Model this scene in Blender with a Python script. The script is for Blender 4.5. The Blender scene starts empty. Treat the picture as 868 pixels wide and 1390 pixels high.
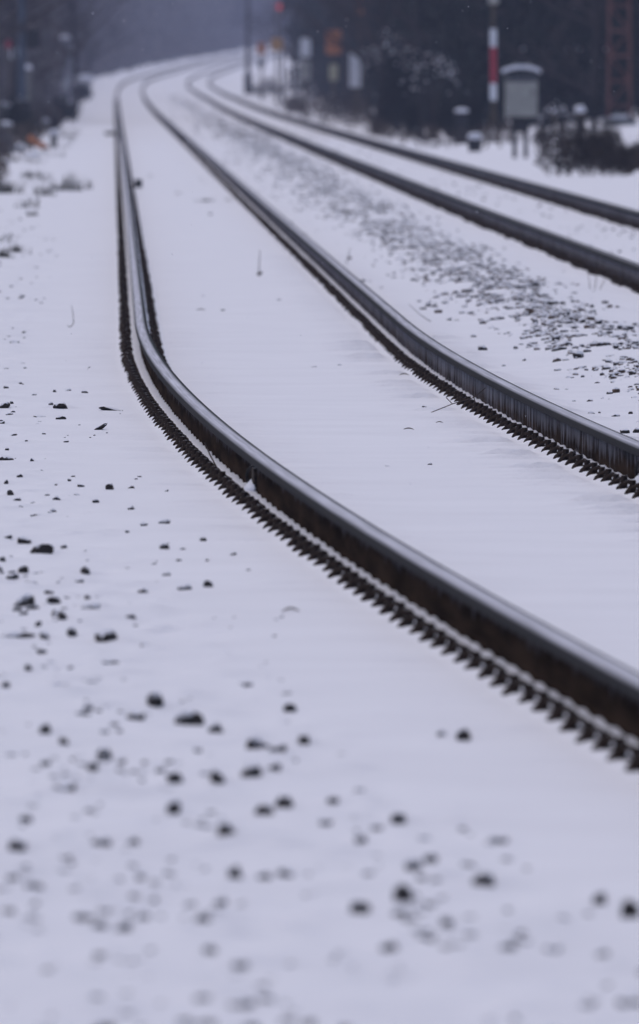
import bpy, bmesh, math, random
import numpy as np
from mathutils import Vector, Matrix, noise as mnoise

C = bpy.data.collections.new('scene'); bpy.context.scene.collection.children.link(C)
sc = bpy.context.scene
R = math.radians

# ------------------------------------------------------------------ camera
CAM_Z = 1.575                     # eye height above the snow between the rails
F_PX = 23500.0                    # focal length in pixels of the 868 px wide photograph (a long telephoto)
cam = bpy.data.cameras.new('camera')
cam.sensor_fit = 'HORIZONTAL'; cam.sensor_width = 13.0
cam.lens = F_PX / 868.0 * 13.0
cam.clip_start = 1.0; cam.clip_end = 12000.0
cam.dof.use_dof = True; cam.dof.focus_distance = 76.0; cam.dof.aperture_fstop = cam.lens / 48.0
camo = bpy.data.objects.new('camera', cam); C.objects.link(camo)
camo.location = (0, 0, CAM_Z)
camo.rotation_euler = (R(90) - math.atan(595.0 / F_PX), 0, 0)
sc.camera = camo

# ------------------------------------------------------------------ sky, sun, exposure (overcast winter afternoon)
w = bpy.data.worlds.new('World'); sc.world = w; w.use_nodes = True
nt = w.node_tree; nt.nodes.clear()
sky = nt.nodes.new('ShaderNodeTexSky'); sky.sky_type = 'NISHITA'; sky.sun_disc = False
SUN_EL, SUN_AZ = R(62), R(335)
sky.sun_elevation = SUN_EL; sky.sun_rotation = SUN_AZ
sky.air_density = 1.0; sky.dust_density = 3.0; sky.ozone_density = 1.6
bg = nt.nodes.new('ShaderNodeBackground'); bg.inputs['Strength'].default_value = 0.14
wo = nt.nodes.new('ShaderNodeOutputWorld')
nt.links.new(sky.outputs[0], bg.inputs[0]); nt.links.new(bg.outputs[0], wo.inputs[0])
sl = bpy.data.lights.new('sun', 'SUN'); sl.energy = 0.55; sl.angle = R(80); sl.color = (1.0, 0.93, 0.90)
so = bpy.data.objects.new('sun', sl); C.objects.link(so)
dirv = Vector((math.sin(SUN_AZ) * math.cos(SUN_EL), math.cos(SUN_AZ) * math.cos(SUN_EL), math.sin(SUN_EL)))
so.rotation_euler = dirv.to_track_quat('Z', 'Y').to_euler(); so.location = (0, -20, 60)
sc.view_settings.view_transform = 'Standard'; sc.view_settings.look = 'None'
sc.view_settings.gamma = 1.0; sc.view_settings.exposure = -0.14
sc.render.engine = 'CYCLES'
sc.cycles.use_denoising = True
sc.cycles.max_bounces = 6; sc.cycles.volume_bounces = 1; sc.cycles.diffuse_bounces = 4

# ------------------------------------------------------------------ helpers
def tag(o, label=None, cat=None, group=None, kind=None):
    if label: o['label'] = label
    if cat: o['category'] = cat
    if group: o['group'] = group
    if kind: o['kind'] = kind
    return o

def empty(name, loc=(0, 0, 0), rz=0.0):
    o = bpy.data.objects.new(name, None); C.objects.link(o)
    o.location = loc; o.rotation_euler = (0, 0, rz); o.empty_display_size = 0.2
    return o

def link_mesh(name, me, mats, parent=None, loc=None, rz=0.0):
    o = bpy.data.objects.new(name, me); C.objects.link(o)
    for m in (mats if isinstance(mats, (list, tuple)) else [mats]):
        if len(me.materials) < 8 and m.name not in [x.name for x in me.materials if x]: me.materials.append(m)
    if parent: o.parent = parent
    if loc is not None: o.location = loc; o.rotation_euler = (0, 0, rz)
    return o

def mesh_np(name, V, F, mat, parent=None, smooth=False, loc=None):
    """V (n,3) array, F (m,k) array of equal-size faces"""
    V = np.asarray(V, dtype=np.float32); F = np.asarray(F, dtype=np.int32)
    me = bpy.data.meshes.new(name)
    me.vertices.add(len(V)); me.vertices.foreach_set('co', V.ravel())
    k = F.shape[1]
    me.loops.add(F.size); me.loops.foreach_set('vertex_index', F.ravel())
    me.polygons.add(len(F)); me.polygons.foreach_set('loop_start', np.arange(0, F.size, k, dtype=np.int32))
    me.polygons.foreach_set('loop_total', np.full(len(F), k, dtype=np.int32))
    if smooth: me.polygons.foreach_set('use_smooth', np.ones(len(F), dtype=bool))
    me.update(calc_edges=True); me.validate()
    return link_mesh(name, me, mat, parent, loc)

def bm_obj(name, bm, mat, parent=None, loc=None, rz=0.0, smooth=False):
    me = bpy.data.meshes.new(name)
    bmesh.ops.recalc_face_normals(bm, faces=bm.faces)
    if smooth:
        for f in bm.faces: f.smooth = True
    bm.to_mesh(me); bm.free()
    return link_mesh(name, me, mat, parent, loc, rz)

def add_box(bm, cx, cy, cz, sx, sy, sz, rot=None, bevel=0.0):
    m = Matrix.Translation((cx, cy, cz)) @ (rot.to_4x4() if rot else Matrix()) @ Matrix.Diagonal((sx, sy, sz, 1))
    r = bmesh.ops.create_cube(bm, size=1.0, matrix=m)
    if bevel:
        es = list({e for v in r['verts'] for e in v.link_edges})
        bmesh.ops.bevel(bm, geom=es, offset=bevel, segments=2, affect='EDGES', profile=0.6)

def add_cyl(bm, p0, p1, r0, r1, n=8):
    p0 = Vector(p0); p1 = Vector(p1); d = p1 - p0
    q = d.to_track_quat('Z', 'Y').to_matrix().to_4x4()
    m = Matrix.Translation((p0 + p1) / 2) @ q
    bmesh.ops.create_cone(bm, cap_ends=True, segments=n, radius1=r0, radius2=r1, depth=d.length, matrix=m)

def add_tube(bm, pts, rad, n=6):
    """tube through points, rad a number or list"""
    pts = [Vector(p) for p in pts]; rings = []
    for i, p in enumerate(pts):
        t = (pts[min(i + 1, len(pts) - 1)] - pts[max(i - 1, 0)]).normalized()
        a = t.cross(Vector((0, 0, 1)));
        if a.length < 1e-3: a = t.cross(Vector((1, 0, 0)))
        a.normalize(); b = t.cross(a)
        r = rad[i] if isinstance(rad, (list, tuple)) else rad
        rings.append([bm.verts.new(p + (a * math.cos(2 * math.pi * k / n) + b * math.sin(2 * math.pi * k / n)) * r) for k in range(n)])
    for i in range(len(rings) - 1):
        for k in range(n):
            bm.faces.new((rings[i][k], rings[i][(k + 1) % n], rings[i + 1][(k + 1) % n], rings[i + 1][k]))
    bm.faces.new(rings[0]); bm.faces.new(rings[-1])

# numpy value noise ---------------------------------------------------
def vnoise(x, y, seed=0):
    xi = np.floor(x).astype(np.int64); yi = np.floor(y).astype(np.int64)
    fx = x - xi; fy = y - yi
    fx = fx * fx * fx * (fx * (fx * 6 - 15) + 10); fy = fy * fy * fy * (fy * (fy * 6 - 15) + 10)
    def h(a, b):
        n = (a * 374761393 + b * 668265263 + seed * 974634777) & 0xffffffff
        n = ((n ^ (n >> 13)) * 1274126177) & 0xffffffff
        n = (n ^ (n >> 16)) & 0xffffffff
        return n.astype(np.float64) / 4294967295.0 * 2 - 1
    a = h(xi, yi); b = h(xi + 1, yi); c = h(xi, yi + 1); d = h(xi + 1, yi + 1)
    return (a * (1 - fx) + b * fx) * (1 - fy) + (c * (1 - fx) + d * fx) * fy

def sstep(a, b, x):
    t = np.clip((x - a) / (b - a), 0, 1); return t * t * (3 - 2 * t)

# ------------------------------------------------------------------ the line: where the tracks run
D0 = np.arange(-200.0, 6001.0, 1.0)
def _table():
    xa = np.where(D0 <= 100, -1.033 + 0.0119 * (100 - D0) + 0.0003015 * np.clip(100 - D0, 0, None) ** 2, -1.033 - 0.0119 * (D0 - 100))
    xa = np.where(D0 < 0, -1.033 + 0.0119 * 100 + 3.015 + (-D0) * (0.0119 + 0.0603), xa)
    far = np.interp(D0, [1000, 1150, 1300, 1500, 1700, 1900, 2400, 3000, 6000], [-11.74, -13.3, -14.2, -14.3, -13.4, -11.9, -6.5, 4, 80])
    xa = np.where(D0 > 1000, far, xa)
    zz = np.interp(D0, [-200, 650, 800, 940, 1150, 1500, 1900, 2400, 3000, 4000, 6000], [0, 0, .08, .25, .74, 1.58, 3.05, 4.95, 6.9, 10, 14])
    k = np.ones(161) / 161
    xs = np.convolve(np.pad(xa, 80, 'edge'), k, 'valid'); zs = np.convolve(np.pad(zz, 80, 'edge'), k, 'valid')
    m = sstep(800, 950, D0)
    return xa * (1 - m) + xs * m, zs
XA_T, P_T = _table()
def XA(d): return np.interp(d, D0, XA_T)
def PZ(d): return np.interp(d, D0, P_T)
def OFF2(d): return np.interp(d, [0, 180, 340, 490, 700, 900, 1150, 1600, 3000], [3.72, 3.74, 3.9, 4.1, 4.45, 4.75, 4.45, 4.2, 4.2])
GAUGE = 1.505
U_RAIL = [lambda d: 0 * d, lambda d: 0 * d + GAUGE, lambda d: OFF2(d), lambda d: OFF2(d) + GAUGE]
SLEEPER = 0.6

def ground_z(x, d, detail=True):
    x = np.asarray(x, dtype=np.float64); d = np.asarray(d, dtype=np.float64)
    u = x - XA(d)
    z = PZ(d).copy() if isinstance(PZ(d), np.ndarray) else PZ(d) + 0.0
    # slow shape of the formation: left shoulder, dip between the tracks, banks
    left = sstep(-0.35, -1.3, u)
    z = z + 0.012 * sstep(0.6, 1.6, -u) * (1 - sstep(1.6, 2.6, -u))
    z = z + 0.055 * np.exp(-((u - 2.68) / 0.40) ** 2)
    z = z + np.clip(0.13 * (-u - 2.3), 0, 0.9) * sstep(210, 330, d)
    z = z + np.clip(0.10 * (u - OFF2(d) - 3.2), 0, 0.8) * sstep(300, 420, d)
    rough = sstep(0, 1, (np.abs(u + 0.0) > 0) * 1.0)
    trk = np.minimum(np.abs(u - 0.75) - 0.95, 2) ; trk = sstep(0, 0.7, trk)   # 0 inside the track
    z = z + (0.009 * vnoise(u / 0.45, d / 1.5, 1) + 0.0065 * vnoise(u / 0.16, d / 0.5, 2)) * (0.36 + 1.0 * trk) * (1 - sstep(120, 330, d))
    z = z + 0.0045 * vnoise(u / 0.09, d / 0.22, 3) * (0.15 + trk) * (d < 140)
    z = z + 0.05 * vnoise(u / 2.3, d / 9.0, 4) * (1 - 0.9 * sstep(300, 700, d)) * sstep(2.2, 3.5, -u) + 0.06 * vnoise(u / 1.7, d / 6.0, 5) * sstep(7.0, 9.0, u) * (d > 150)
    # snow close to the fastenings: a trough along the rail foot, low swells over each sleeper
    for r in (0.0, GAUGE):
        a = np.abs(u - r)
        ph = 0.5 + 0.5 * np.cos(2 * math.pi * d / SLEEPER)
        near = (0.80 + 0.45 * vnoise(d / 0.7, u * 0 + 3.5 + r, 8)) * np.clip(1.6 * ph - 0.2, 0, 1) * (d < 200) + 0.6 * (d >= 200)
        z = z + (0.0135 - 0.013 * near) * sstep(0.075, 0.085, a) * (1 - sstep(0.105, 0.145, a))
        z = z - 0.03 * (1 - sstep(0.07, 0.082, a))
        # low drifts over every sleeper: steep little lip towards the camera, long back
        f_ = (d + 0.05 + 0.25 * (u - r)) / SLEEPER; f_ = f_ - np.floor(f_)
        saw = sstep(0, 0.045, f_) * (1 - f_)
        z = z + (0.024 if r else 0.009) * saw * np.clip(0.55 + 0.8 * vnoise(u / 0.25, np.floor((d + .05) / SLEEPER) * 1.7, 9), 0, 1.2) * sstep(0.14, 0.20, a) * (1 - sstep(0.30, 0.50, a)) * (d < 150)
    return z

def gz(x, d): return float(ground_z(np.array([x]), np.array([d]))[0])
def pt(px, py, zoff=0.0):
    """the place on the snow that the eye sees in that direction"""
    s = (py - 100.0) / CAM_Z; d = F_PX / s
    for _ in range(6):
        x = (px - 434.0) * d / F_PX
        z = gz(x, d) + zoff
        s = (py - 100.0) / (CAM_Z - z); d = F_PX / s
    return (px - 434.0) * d / F_PX, d, gz((px - 434.0) * d / F_PX, d), F_PX / d

# ------------------------------------------------------------------ materials
def new_mat(name):
    m = bpy.data.materials.new(name); m.use_nodes = True
    return m, m.node_tree.nodes, m.node_tree.links, m.node_tree.nodes['Principled BSDF']

SNOWC = (0.80, 0.785, 0.845, 1)
def snow_mat():
    m, n, l, b = new_mat('snow')
    b.inputs['Roughness'].default_value = 0.75; b.inputs['Specular IOR Level'].default_value = 0.25
    tc = n.new('ShaderNodeTexCoord')
    n1 = n.new('ShaderNodeTexNoise'); n1.inputs['Scale'].default_value = 1.3; n1.inputs['Detail'].default_value = 6
    n2 = n.new('ShaderNodeTexNoise'); n2.inputs['Scale'].default_value = 45; n2.inputs['Detail'].default_value = 4
    l.new(tc.outputs['Object'], n1.inputs['Vector']); l.new(tc.outputs['Object'], n2.inputs['Vector'])
    cr = n.new('ShaderNodeValToRGB'); cr.color_ramp.elements[0].position = 0.3; cr.color_ramp.elements[1].position = 0.7
    cr.color_ramp.elements[0].color = (0.755, 0.74, 0.80, 1); cr.color_ramp.elements[1].color = SNOWC
    l.new(n1.outputs['Fac'], cr.inputs[0]); l.new(cr.outputs[0], b.inputs['Base Color'])
    bp = n.new('ShaderNodeBump'); bp.inputs['Strength'].default_value = 0.7; bp.inputs['Distance'].default_value = 0.006
    l.new(n2.outputs['Fac'], bp.inputs['Height']); l.new(bp.outputs[0], b.inputs['Normal'])
    return m

def simple(name, col, rough=0.8, var=0.35, scale=8.0, metal=0.0, snow=None, col2=None, spec=0.3):
    """noise-varied colour; snow = world-up threshold above which snow lies on it"""
    m, n, l, b = new_mat(name)
    b.inputs['Roughness'].default_value = rough; b.inputs['Metallic'].default_value = metal
    b.inputs['Specular IOR Level'].default_value = spec
    tc = n.new('ShaderNodeTexCoord'); ns = n.new('ShaderNodeTexNoise'); ns.inputs['Scale'].default_value = scale; ns.inputs['Detail'].default_value = 5
    l.new(tc.outputs['Object'], ns.inputs['Vector'])
    cr = n.new('ShaderNodeValToRGB'); cr.color_ramp.elements[0].position = 0.32; cr.color_ramp.elements[1].position = 0.68
    c2 = col2 if col2 else tuple(c * (1 + var) for c in col)
    cr.color_ramp.elements[0].color = tuple(c * (1 - var) for c in col) + (1,) if not col2 else col + (1,)
    cr.color_ramp.elements[1].color = c2 + (1,)
    l.new(ns.outputs['Fac'], cr.inputs[0])
    out = cr.outputs[0]
    if snow is not None:
        g = n.new('ShaderNodeNewGeometry'); sx = n.new('ShaderNodeSeparateXYZ'); l.new(g.outputs['Normal'], sx.inputs[0])
        n3 = n.new('ShaderNodeTexNoise'); n3.inputs['Scale'].default_value = scale * 2.5; l.new(tc.outputs['Object'], n3.inputs['Vector'])
        ad = n.new('ShaderNodeMath'); ad.operation = 'MULTIPLY_ADD'; ad.inputs[1].default_value = 0.5
        l.new(n3.outputs['Fac'], ad.inputs[0]); l.new(sx.outputs['Z'], ad.inputs[2])
        mr = n.new('ShaderNodeMapRange'); mr.inputs['From Min'].default_value = snow + 0.2; mr.inputs['From Max'].default_value = snow + 0.32
        l.new(ad.outputs[0], mr.inputs['Value'])
        mx = n.new('ShaderNodeMix'); mx.data_type = 'RGBA'
        l.new(mr.outputs[0], mx.inputs['Factor']); l.new(out, mx.inputs['A']); mx.inputs['B'].default_value = SNOWC
        out = mx.outputs['Result']
    l.new(out, b.inputs['Base Color'])
    return m

def rail_side_mat(name, frost, start, end, lowend=-0.30):
    """rust-dark steel with pale frost running down from the head; UV.x = metres along, UV.y = height"""
    m, n, l, b = new_mat(name)
    b.inputs['Roughness'].default_value = 0.85; b.inputs['Specular IOR Level'].default_value = 0.0
    uv = n.new('ShaderNodeUVMap'); uv.uv_map = 'UVMap'
    sp = n.new('ShaderNodeSeparateXYZ'); l.new(uv.outputs[0], sp.inputs[0])
    mp = n.new('ShaderNodeMapping'); mp.inputs['Scale'].default_value = (5.5, 3.0, 1)
    l.new(uv.outputs[0], mp.inputs[0])
    n1 = n.new('ShaderNodeTexNoise'); n1.inputs['Scale'].default_value = 1.0; n1.inputs['Detail'].default_value = 5; n1.inputs['Roughness'].default_value = 0.65
    l.new(mp.outputs[0], n1.inputs['Vector'])
    mp2 = n.new('ShaderNodeMapping'); mp2.inputs['Scale'].default_value = (0.9, 14, 1); l.new(uv.outputs[0], mp2.inputs[0])
    n2 = n.new('ShaderNodeTexNoise'); n2.inputs['Scale'].default_value = 1.0; n2.inputs['Detail'].default_value = 6; l.new(mp2.outputs[0], n2.inputs['Vector'])
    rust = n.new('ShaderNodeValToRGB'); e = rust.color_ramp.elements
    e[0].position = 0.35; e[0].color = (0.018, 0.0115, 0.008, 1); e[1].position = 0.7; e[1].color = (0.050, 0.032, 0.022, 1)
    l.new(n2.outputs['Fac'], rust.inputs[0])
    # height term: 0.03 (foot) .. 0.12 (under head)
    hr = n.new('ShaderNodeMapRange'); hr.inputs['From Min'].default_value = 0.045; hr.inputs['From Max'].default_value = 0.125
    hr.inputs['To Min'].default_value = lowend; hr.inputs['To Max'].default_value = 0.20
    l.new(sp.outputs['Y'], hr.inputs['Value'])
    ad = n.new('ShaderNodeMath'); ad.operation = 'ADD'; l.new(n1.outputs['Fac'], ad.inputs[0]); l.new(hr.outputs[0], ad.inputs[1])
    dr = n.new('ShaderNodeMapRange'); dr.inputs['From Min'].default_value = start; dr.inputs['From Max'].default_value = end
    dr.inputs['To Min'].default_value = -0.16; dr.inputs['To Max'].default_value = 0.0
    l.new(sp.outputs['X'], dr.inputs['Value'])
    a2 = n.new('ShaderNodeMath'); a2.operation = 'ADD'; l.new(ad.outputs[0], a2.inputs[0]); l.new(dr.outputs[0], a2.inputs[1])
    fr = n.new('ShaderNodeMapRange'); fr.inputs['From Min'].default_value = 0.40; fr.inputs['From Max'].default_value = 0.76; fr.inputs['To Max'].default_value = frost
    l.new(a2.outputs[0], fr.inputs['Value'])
    mx = n.new('ShaderNodeMix'); mx.data_type = 'RGBA'; l.new(fr.outputs[0], mx.inputs['Factor']); l.new(rust.outputs[0], mx.inputs['A'])
    mx.inputs['B'].default_value = (0.42, 0.41, 0.48, 1)
    l.new(mx.outputs['Result'], b.inputs['Base Color'])
    return m

def rail_head_mat(name, dust):
    m, n, l, b = new_mat(name)
    uv = n.new('ShaderNodeUVMap'); uv.uv_map = 'UVMap'
    sp = n.new('ShaderNodeSeparateXYZ'); l.new(uv.outputs[0], sp.inputs[0])
    # UV.y on the head: signed cross position in metres (-0.035 .. 0.035 on top, beyond = side)
    mp = n.new('ShaderNodeMapping'); mp.inputs['Scale'].default_value = (0.55, 90, 1); l.new(uv.outputs[0], mp.inputs[0])
    n1 = n.new('ShaderNodeTexNoise'); n1.inputs['Scale'].default_value = 1.0; n1.inputs['Detail'].default_value = 5; l.new(mp.outputs[0], n1.inputs['Vector'])
    ab = n.new('ShaderNodeMath'); ab.operation = 'ABSOLUTE'
    sh_ = n.new('ShaderNodeMath'); sh_.operation = 'ADD'; sh_.inputs[1].default_value = 0.009; l.new(sp.outputs['Y'], sh_.inputs[0]); l.new(sh_.outputs[0], ab.inputs[0])
    ct = n.new('ShaderNodeMapRange'); ct.inputs['From Min'].default_value = 0.014; ct.inputs['From Max'].default_value = 0.028
    ct.inputs['To Min'].default_value = 1.0; ct.inputs['To Max'].default_value = 0.0; l.new(ab.outputs[0], ct.inputs['Value'])
    fr = n.new('ShaderNodeMapRange'); fr.inputs['From Min'].default_value = 0.35; fr.inputs['From Max'].default_value = 0.65
    fr.inputs['To Min'].default_value = dust * 0.62; fr.inputs['To Max'].default_value = dust
    l.new(n1.outputs['Fac'], fr.inputs['Value'])
    ml = n.new('ShaderNodeMath'); ml.operation = 'MULTIPLY'; l.new(fr.outputs[0], ml.inputs[0]); l.new(ct.outputs[0], ml.inputs[1])
    mx = n.new('ShaderNodeMix'); mx.data_type = 'RGBA'; l.new(ml.outputs[0], mx.inputs['Factor'])
    mx.inputs['A'].default_value = (0.012, 0.011, 0.014, 1); mx.inputs['B'].default_value = (0.66, 0.65, 0.74, 1)
    l.new(mx.outputs['Result'], b.inputs['Base Color'])
    mt = n.new('ShaderNodeMapRange'); mt.inputs['To Min'].default_value = 0.0; mt.inputs['To Max'].default_value = 0.0
    l.new(ml.outputs[0], mt.inputs['Value']); l.new(mt.outputs[0], b.inputs['Metallic'])
    b.inputs['Roughness'].default_value = 0.7; b.inputs['Specular IOR Level'].default_value = 0.03
    return m

M = {}
M['snow'] = snow_mat()
M['stone'] = simple('ballast_stone', (0.040, 0.033, 0.031), 0.9, 0.4, 30, snow=0.60)
M['stone_brown'] = simple('brown_ballast_stone', (0.11, 0.07, 0.05), 0.9, 0.45, 25, snow=0.58)
M['clip'] = simple('rusty_spring_steel', (0.042, 0.027, 0.020), 0.75, 0.5, 60, snow=0.98, spec=0.08)
M['plate'] = simple('dark_guide_plate', (0.012, 0.010, 0.010), 0.8, 0.3, 40, snow=0.80, spec=0.12)
M['twig'] = simple('dry_twig', (0.085, 0.060, 0.048), 0.9, 0.3, 60)
M['leaf'] = simple('dead_leaf', (0.05, 0.033, 0.022), 0.8, 0.3, 60)
M['grass'] = simple('frosted_dead_grass', (0.050, 0.048, 0.036), 0.9, 0.5, 20)
M['bark'] = simple('bark', (0.026, 0.021, 0.021), 0.9, 0.4, 3.0)
M['pole_grey'] = simple('weathered_pole', (0.07, 0.062, 0.07), 0.9, 0.3, 3.0)
M['left_twigs'] = simple('snow_dusted_twigs', (0.045, 0.036, 0.036), 0.95, 0.4, 0.9, col2=(0.19, 0.175, 0.19))
M['twigs'] = simple('bare_twigs', (0.040, 0.031, 0.033), 0.95, 0.4, 0.8)
M['evergreen'] = simple('dark_evergreen_leaves', (0.010, 0.014, 0.014), 0.9, 0.5, 1.5, spec=0.1)
M['brown_bush'] = simple('brown_bush_twigs', (0.065, 0.047, 0.038), 0.9, 0.5, 2.0)
M['blue_steel'] = simple('blue_grey_steel', (0.05, 0.068, 0.10), 0.6, 0.3, 4)
M['dark_box'] = simple('dark_cast_box', (0.018, 0.018, 0.022), 0.7, 0.3, 10, snow=0.75)
M['cream'] = simple('cream_sheet_metal', (0.32, 0.31, 0.285), 0.6, 0.15, 4)
M['greybox'] = simple('grey_sheet_metal', (0.06, 0.062, 0.075), 0.6, 0.15, 4)
M['red'] = simple('red_enamel', (0.34, 0.02, 0.04), 0.5, 0.15, 3)
M['white'] = simple('white_enamel', (0.74, 0.74, 0.78), 0.5, 0.08, 3)
M['rust'] = simple('red_brown_lattice_paint', (0.135, 0.058, 0.048), 0.8, 0.35, 3)
M['mast_brown'] = simple('brown_mast_paint', (0.065, 0.048, 0.032), 0.8, 0.4, 3)
M['orange'] = simple('orange_board', (0.50, 0.17, 0.06), 0.6, 0.2, 5)
M['ochre'] = simple('ochre_board', (0.48, 0.26, 0.09), 0.6, 0.2, 5)
M['paleyellow'] = simple('pale_yellow_plate', (0.42, 0.39, 0.26), 0.6, 0.1, 5)
M['concrete'] = simple('concrete', (0.16, 0.15, 0.14), 0.9, 0.3, 4, snow=0.6)
M['wood'] = simple('timber', (0.16, 0.10, 0.065), 0.9, 0.35, 6)
M['roof_dark'] = simple('dark_shed_boards', (0.045, 0.042, 0.048), 0.8, 0.3, 2)
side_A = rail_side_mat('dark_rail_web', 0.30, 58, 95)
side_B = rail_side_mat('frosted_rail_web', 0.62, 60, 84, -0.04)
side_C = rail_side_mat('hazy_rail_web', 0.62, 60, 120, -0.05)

# ------------------------------------------------------------------ the ground: one snow sheet out to the horizon
def make_ground():
    d = [np.arange(-180, 20, 8.0), np.arange(20, 27, 0.2), np.arange(27, 105, 0.026), np.arange(105, 180, 0.075), np.arange(180, 400, 0.45)]
    far = [400.0]
    while far[-1] < 5600: far.append(far[-1] * 1.008 + 1.0)
    rows = np.concatenate(d + [np.array(far)])
    def around(c): return np.concatenate([c - np.array([.62, .5, .4, .32, .26, .22, .19, .165, .145, .13, .115, .1, .088, .08, .072, .04]), [c], c + np.array([.04, .072, .08, .088, .1, .115, .13, .145, .165, .19, .22, .26, .32, .4, .5, .62])])
    u = np.concatenate([around(0.0), around(GAUGE), np.arange(-2.4, -0.66, 0.022), np.arange(2.18, 3.5, 0.045), np.arange(3.5, 6.4, 0.12)])
    g = [2.4]
    while g[-1] < 3200: g.append(g[-1] * 1.11 + 0.05)
    u = np.concatenate([u, -np.array(g), 4.0 + np.array(g)])
    u = np.unique(np.round(u, 4))
    DD, UU = np.meshgrid(rows, u, indexing='ij')
    XX = XA(DD) + UU
    ZZ = ground_z(XX, DD)
    for (mx_, md_, mw_, mh_, tail) in MOUNDS:
        i0, i1 = np.searchsorted(rows, [md_ - .25, md_ + tail * 3.2]); um_ = mx_ - float(XA(md_)); j0, j1 = np.searchsorted(u, [um_ - mw_ * 3, um_ + mw_ * 3])
        if i1 <= i0 or j1 <= j0: continue
        dx = (XX[i0:i1, j0:j1] - mx_) / mw_; dd = DD[i0:i1, j0:j1] - md_
        g_ = np.where(dd < 0, np.exp(-(dd / 0.024) ** 2), np.exp(-(dd / tail) ** 2))
        ZZ[i0:i1, j0:j1] += mh_ * np.exp(-dx ** 2) * g_
    V = np.stack([XX, DD, ZZ], -1).reshape(-1, 3)
    nr, nc = len(rows), len(u)
    i = np.arange(nr - 1)[:, None] * nc + np.arange(nc - 1)[None, :]
    F = np.stack([i, i + 1, i + 1 + nc, i + nc], -1).reshape(-1, 4)
    g = mesh_np('snowy_ground', V, F, M['snow'], smooth=True)
    tag(g, 'smooth wind packed snow covering the track bed and its shoulders', 'ground', kind='structure')
MOUNDS = []

# ------------------------------------------------------------------ rails
RB = -0.004                          # underside of the rail foot
HEAD = [(-0.0335, 0.130), (-0.0350, 0.135), (-0.0355, 0.152), (-0.0335, 0.1605), (-0.0265, 0.1655), (-0.014, 0.1675), (0, 0.168),
        (0.014, 0.1675), (0.0265, 0.1655), (0.0335, 0.1605), (0.0355, 0.152), (0.0350, 0.135), (0.0335, 0.130), (0.008, 0.120), (-0.008, 0.120)]
WEB = [(-0.008, 0.121), (-0.008, 0.024), (-0.012, 0.016), (-0.026, 0.013), (-0.0695, 0.009), (-0.0695, 0.0), (0.0695, 0.0), (0.0695, 0.009),
       (0.026, 0.013), (0.012, 0.016), (0.008, 0.024), (0.008, 0.121)]
def track_rows(d0=22.0, d1=3300.0, fine=0.3):
    a = np.arange(d0, 160, fine); b = [160.0]
    while b[-1] < d1: b.append(b[-1] + max(0.6, (b[-1] - 100) * 0.01))
    return np.concatenate([a, b])
def frame(ri, d):
    u = U_RAIL[ri](d); x = XA(d) + u
    e = 0.5; dx = (XA(d + e) + U_RAIL[ri](d + e) - XA(d - e) - U_RAIL[ri](d - e)) / (2 * e)
    th = np.arctan(dx)               # heading: tangent (sin, cos), outward-right normal (cos,-sin)
    return x, PZ(d), th
def sweep(name, ri, prof, mat, parent, rows, uvmode, closed=True, zmod=None):
    x, z, th = frame(ri, rows)
    n = len(prof); P = np.array(prof)
    lat = P[:, 0][None, :]; hz = P[:, 1][None, :] + 0 * x[:, None]
    lat = lat + 0 * hz
    if zmod is not None: lat, hz = zmod(rows[:, None], lat, hz)
    V = np.stack([x[:, None] + lat * np.cos(th)[:, None], rows[:, None] - lat * np.sin(th)[:, None], z[:, None] + RB + hz], -1).reshape(-1, 3)
    nr = len(rows); m = n if closed else n - 1
    i = np.arange(nr - 1)[:, None] * n; j = np.arange(m)[None, :]; j2 = (j + 1) % n
    F = np.stack([i + j, i + n + j, i + n + j2, i + j2], -1).reshape(-1, 4)
    o = mesh_np(name, V, F, mat, parent, smooth=(uvmode == 'snow'))
    me = o.data
    if uvmode != 'snow':
        uvl = me.uv_layers.new(name='UVMap')
        li = np.empty(len(me.loops), dtype=np.int32); me.loops.foreach_get('vertex_index', li)
        r = rows[li // n]; k = li % n
        vv = P[k, 0] if uvmode == 'head' else P[k, 1]
        if uvmode == 'head': vv = np.where(P[k, 1] < 0.157, np.sign(P[k, 0]) * 0.05, P[k, 0])
        uvl.data.foreach_set('uv', np.stack([r, vv], -1).astype(np.float32).ravel())
    return o

# fastening: angled guide plate, sleeper screw with hex head, omega-shaped spring clip. Local: x = away from rail, y = along the rail
def guide_plate_bm():
    bm = bmesh.new()
    sec = [(0.070, -0.006), (0.070, 0.016), (0.086, 0.014), (0.094, 0.006), (0.104, 0.000), (0.110, 0.002), (0.115, -0.006), (0.115, -0.012)]
    a = [bm.verts.new((x, -0.034, z)) for x, z in sec]; b = [bm.verts.new((x, 0.034, z)) for x, z in sec]
    for i in range(len(sec)):
        j = (i + 1) % len(sec); bm.faces.new((a[i], a[j], b[j], b[i]))
    bm.faces.new(a); bm.faces.new(b)
    return bm
def screw_bm():
    bm = bmesh.new()
    add_cyl(bm, (0.090, 0, -0.004), (0.090, 0, 0.034), 0.011, 0.011, 8)
    add_cyl(bm, (0.092, 0, 0.030), (0.092, 0, 0.036), 0.0180, 0.0165, 12)
    add_cyl(bm, (0.092, 0, 0.035), (0.092, 0, 0.057), 0.0150, 0.0135, 6)
    return bm
def clip_bm():
    bm = bmesh.new()
    half = [(0.060, 0.024, 0.018), (0.064, 0.031, 0.030), (0.075, 0.035, 0.037), (0.094, 0.035, 0.030), (0.112, 0.032, 0.012),
            (0.119, 0.027, 0.001), (0.109, 0.022, 0.012), (0.094, 0.020, 0.026), (0.083, 0.018, 0.034), (0.077, 0.010, 0.035)]
    pts = half + [(x, -y, z) for x, y, z in reversed(half)]
    # inner loop passes on the rail side of the screw
    add_tube(bm, pts, 0.0088, 6)
    return bm
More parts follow.
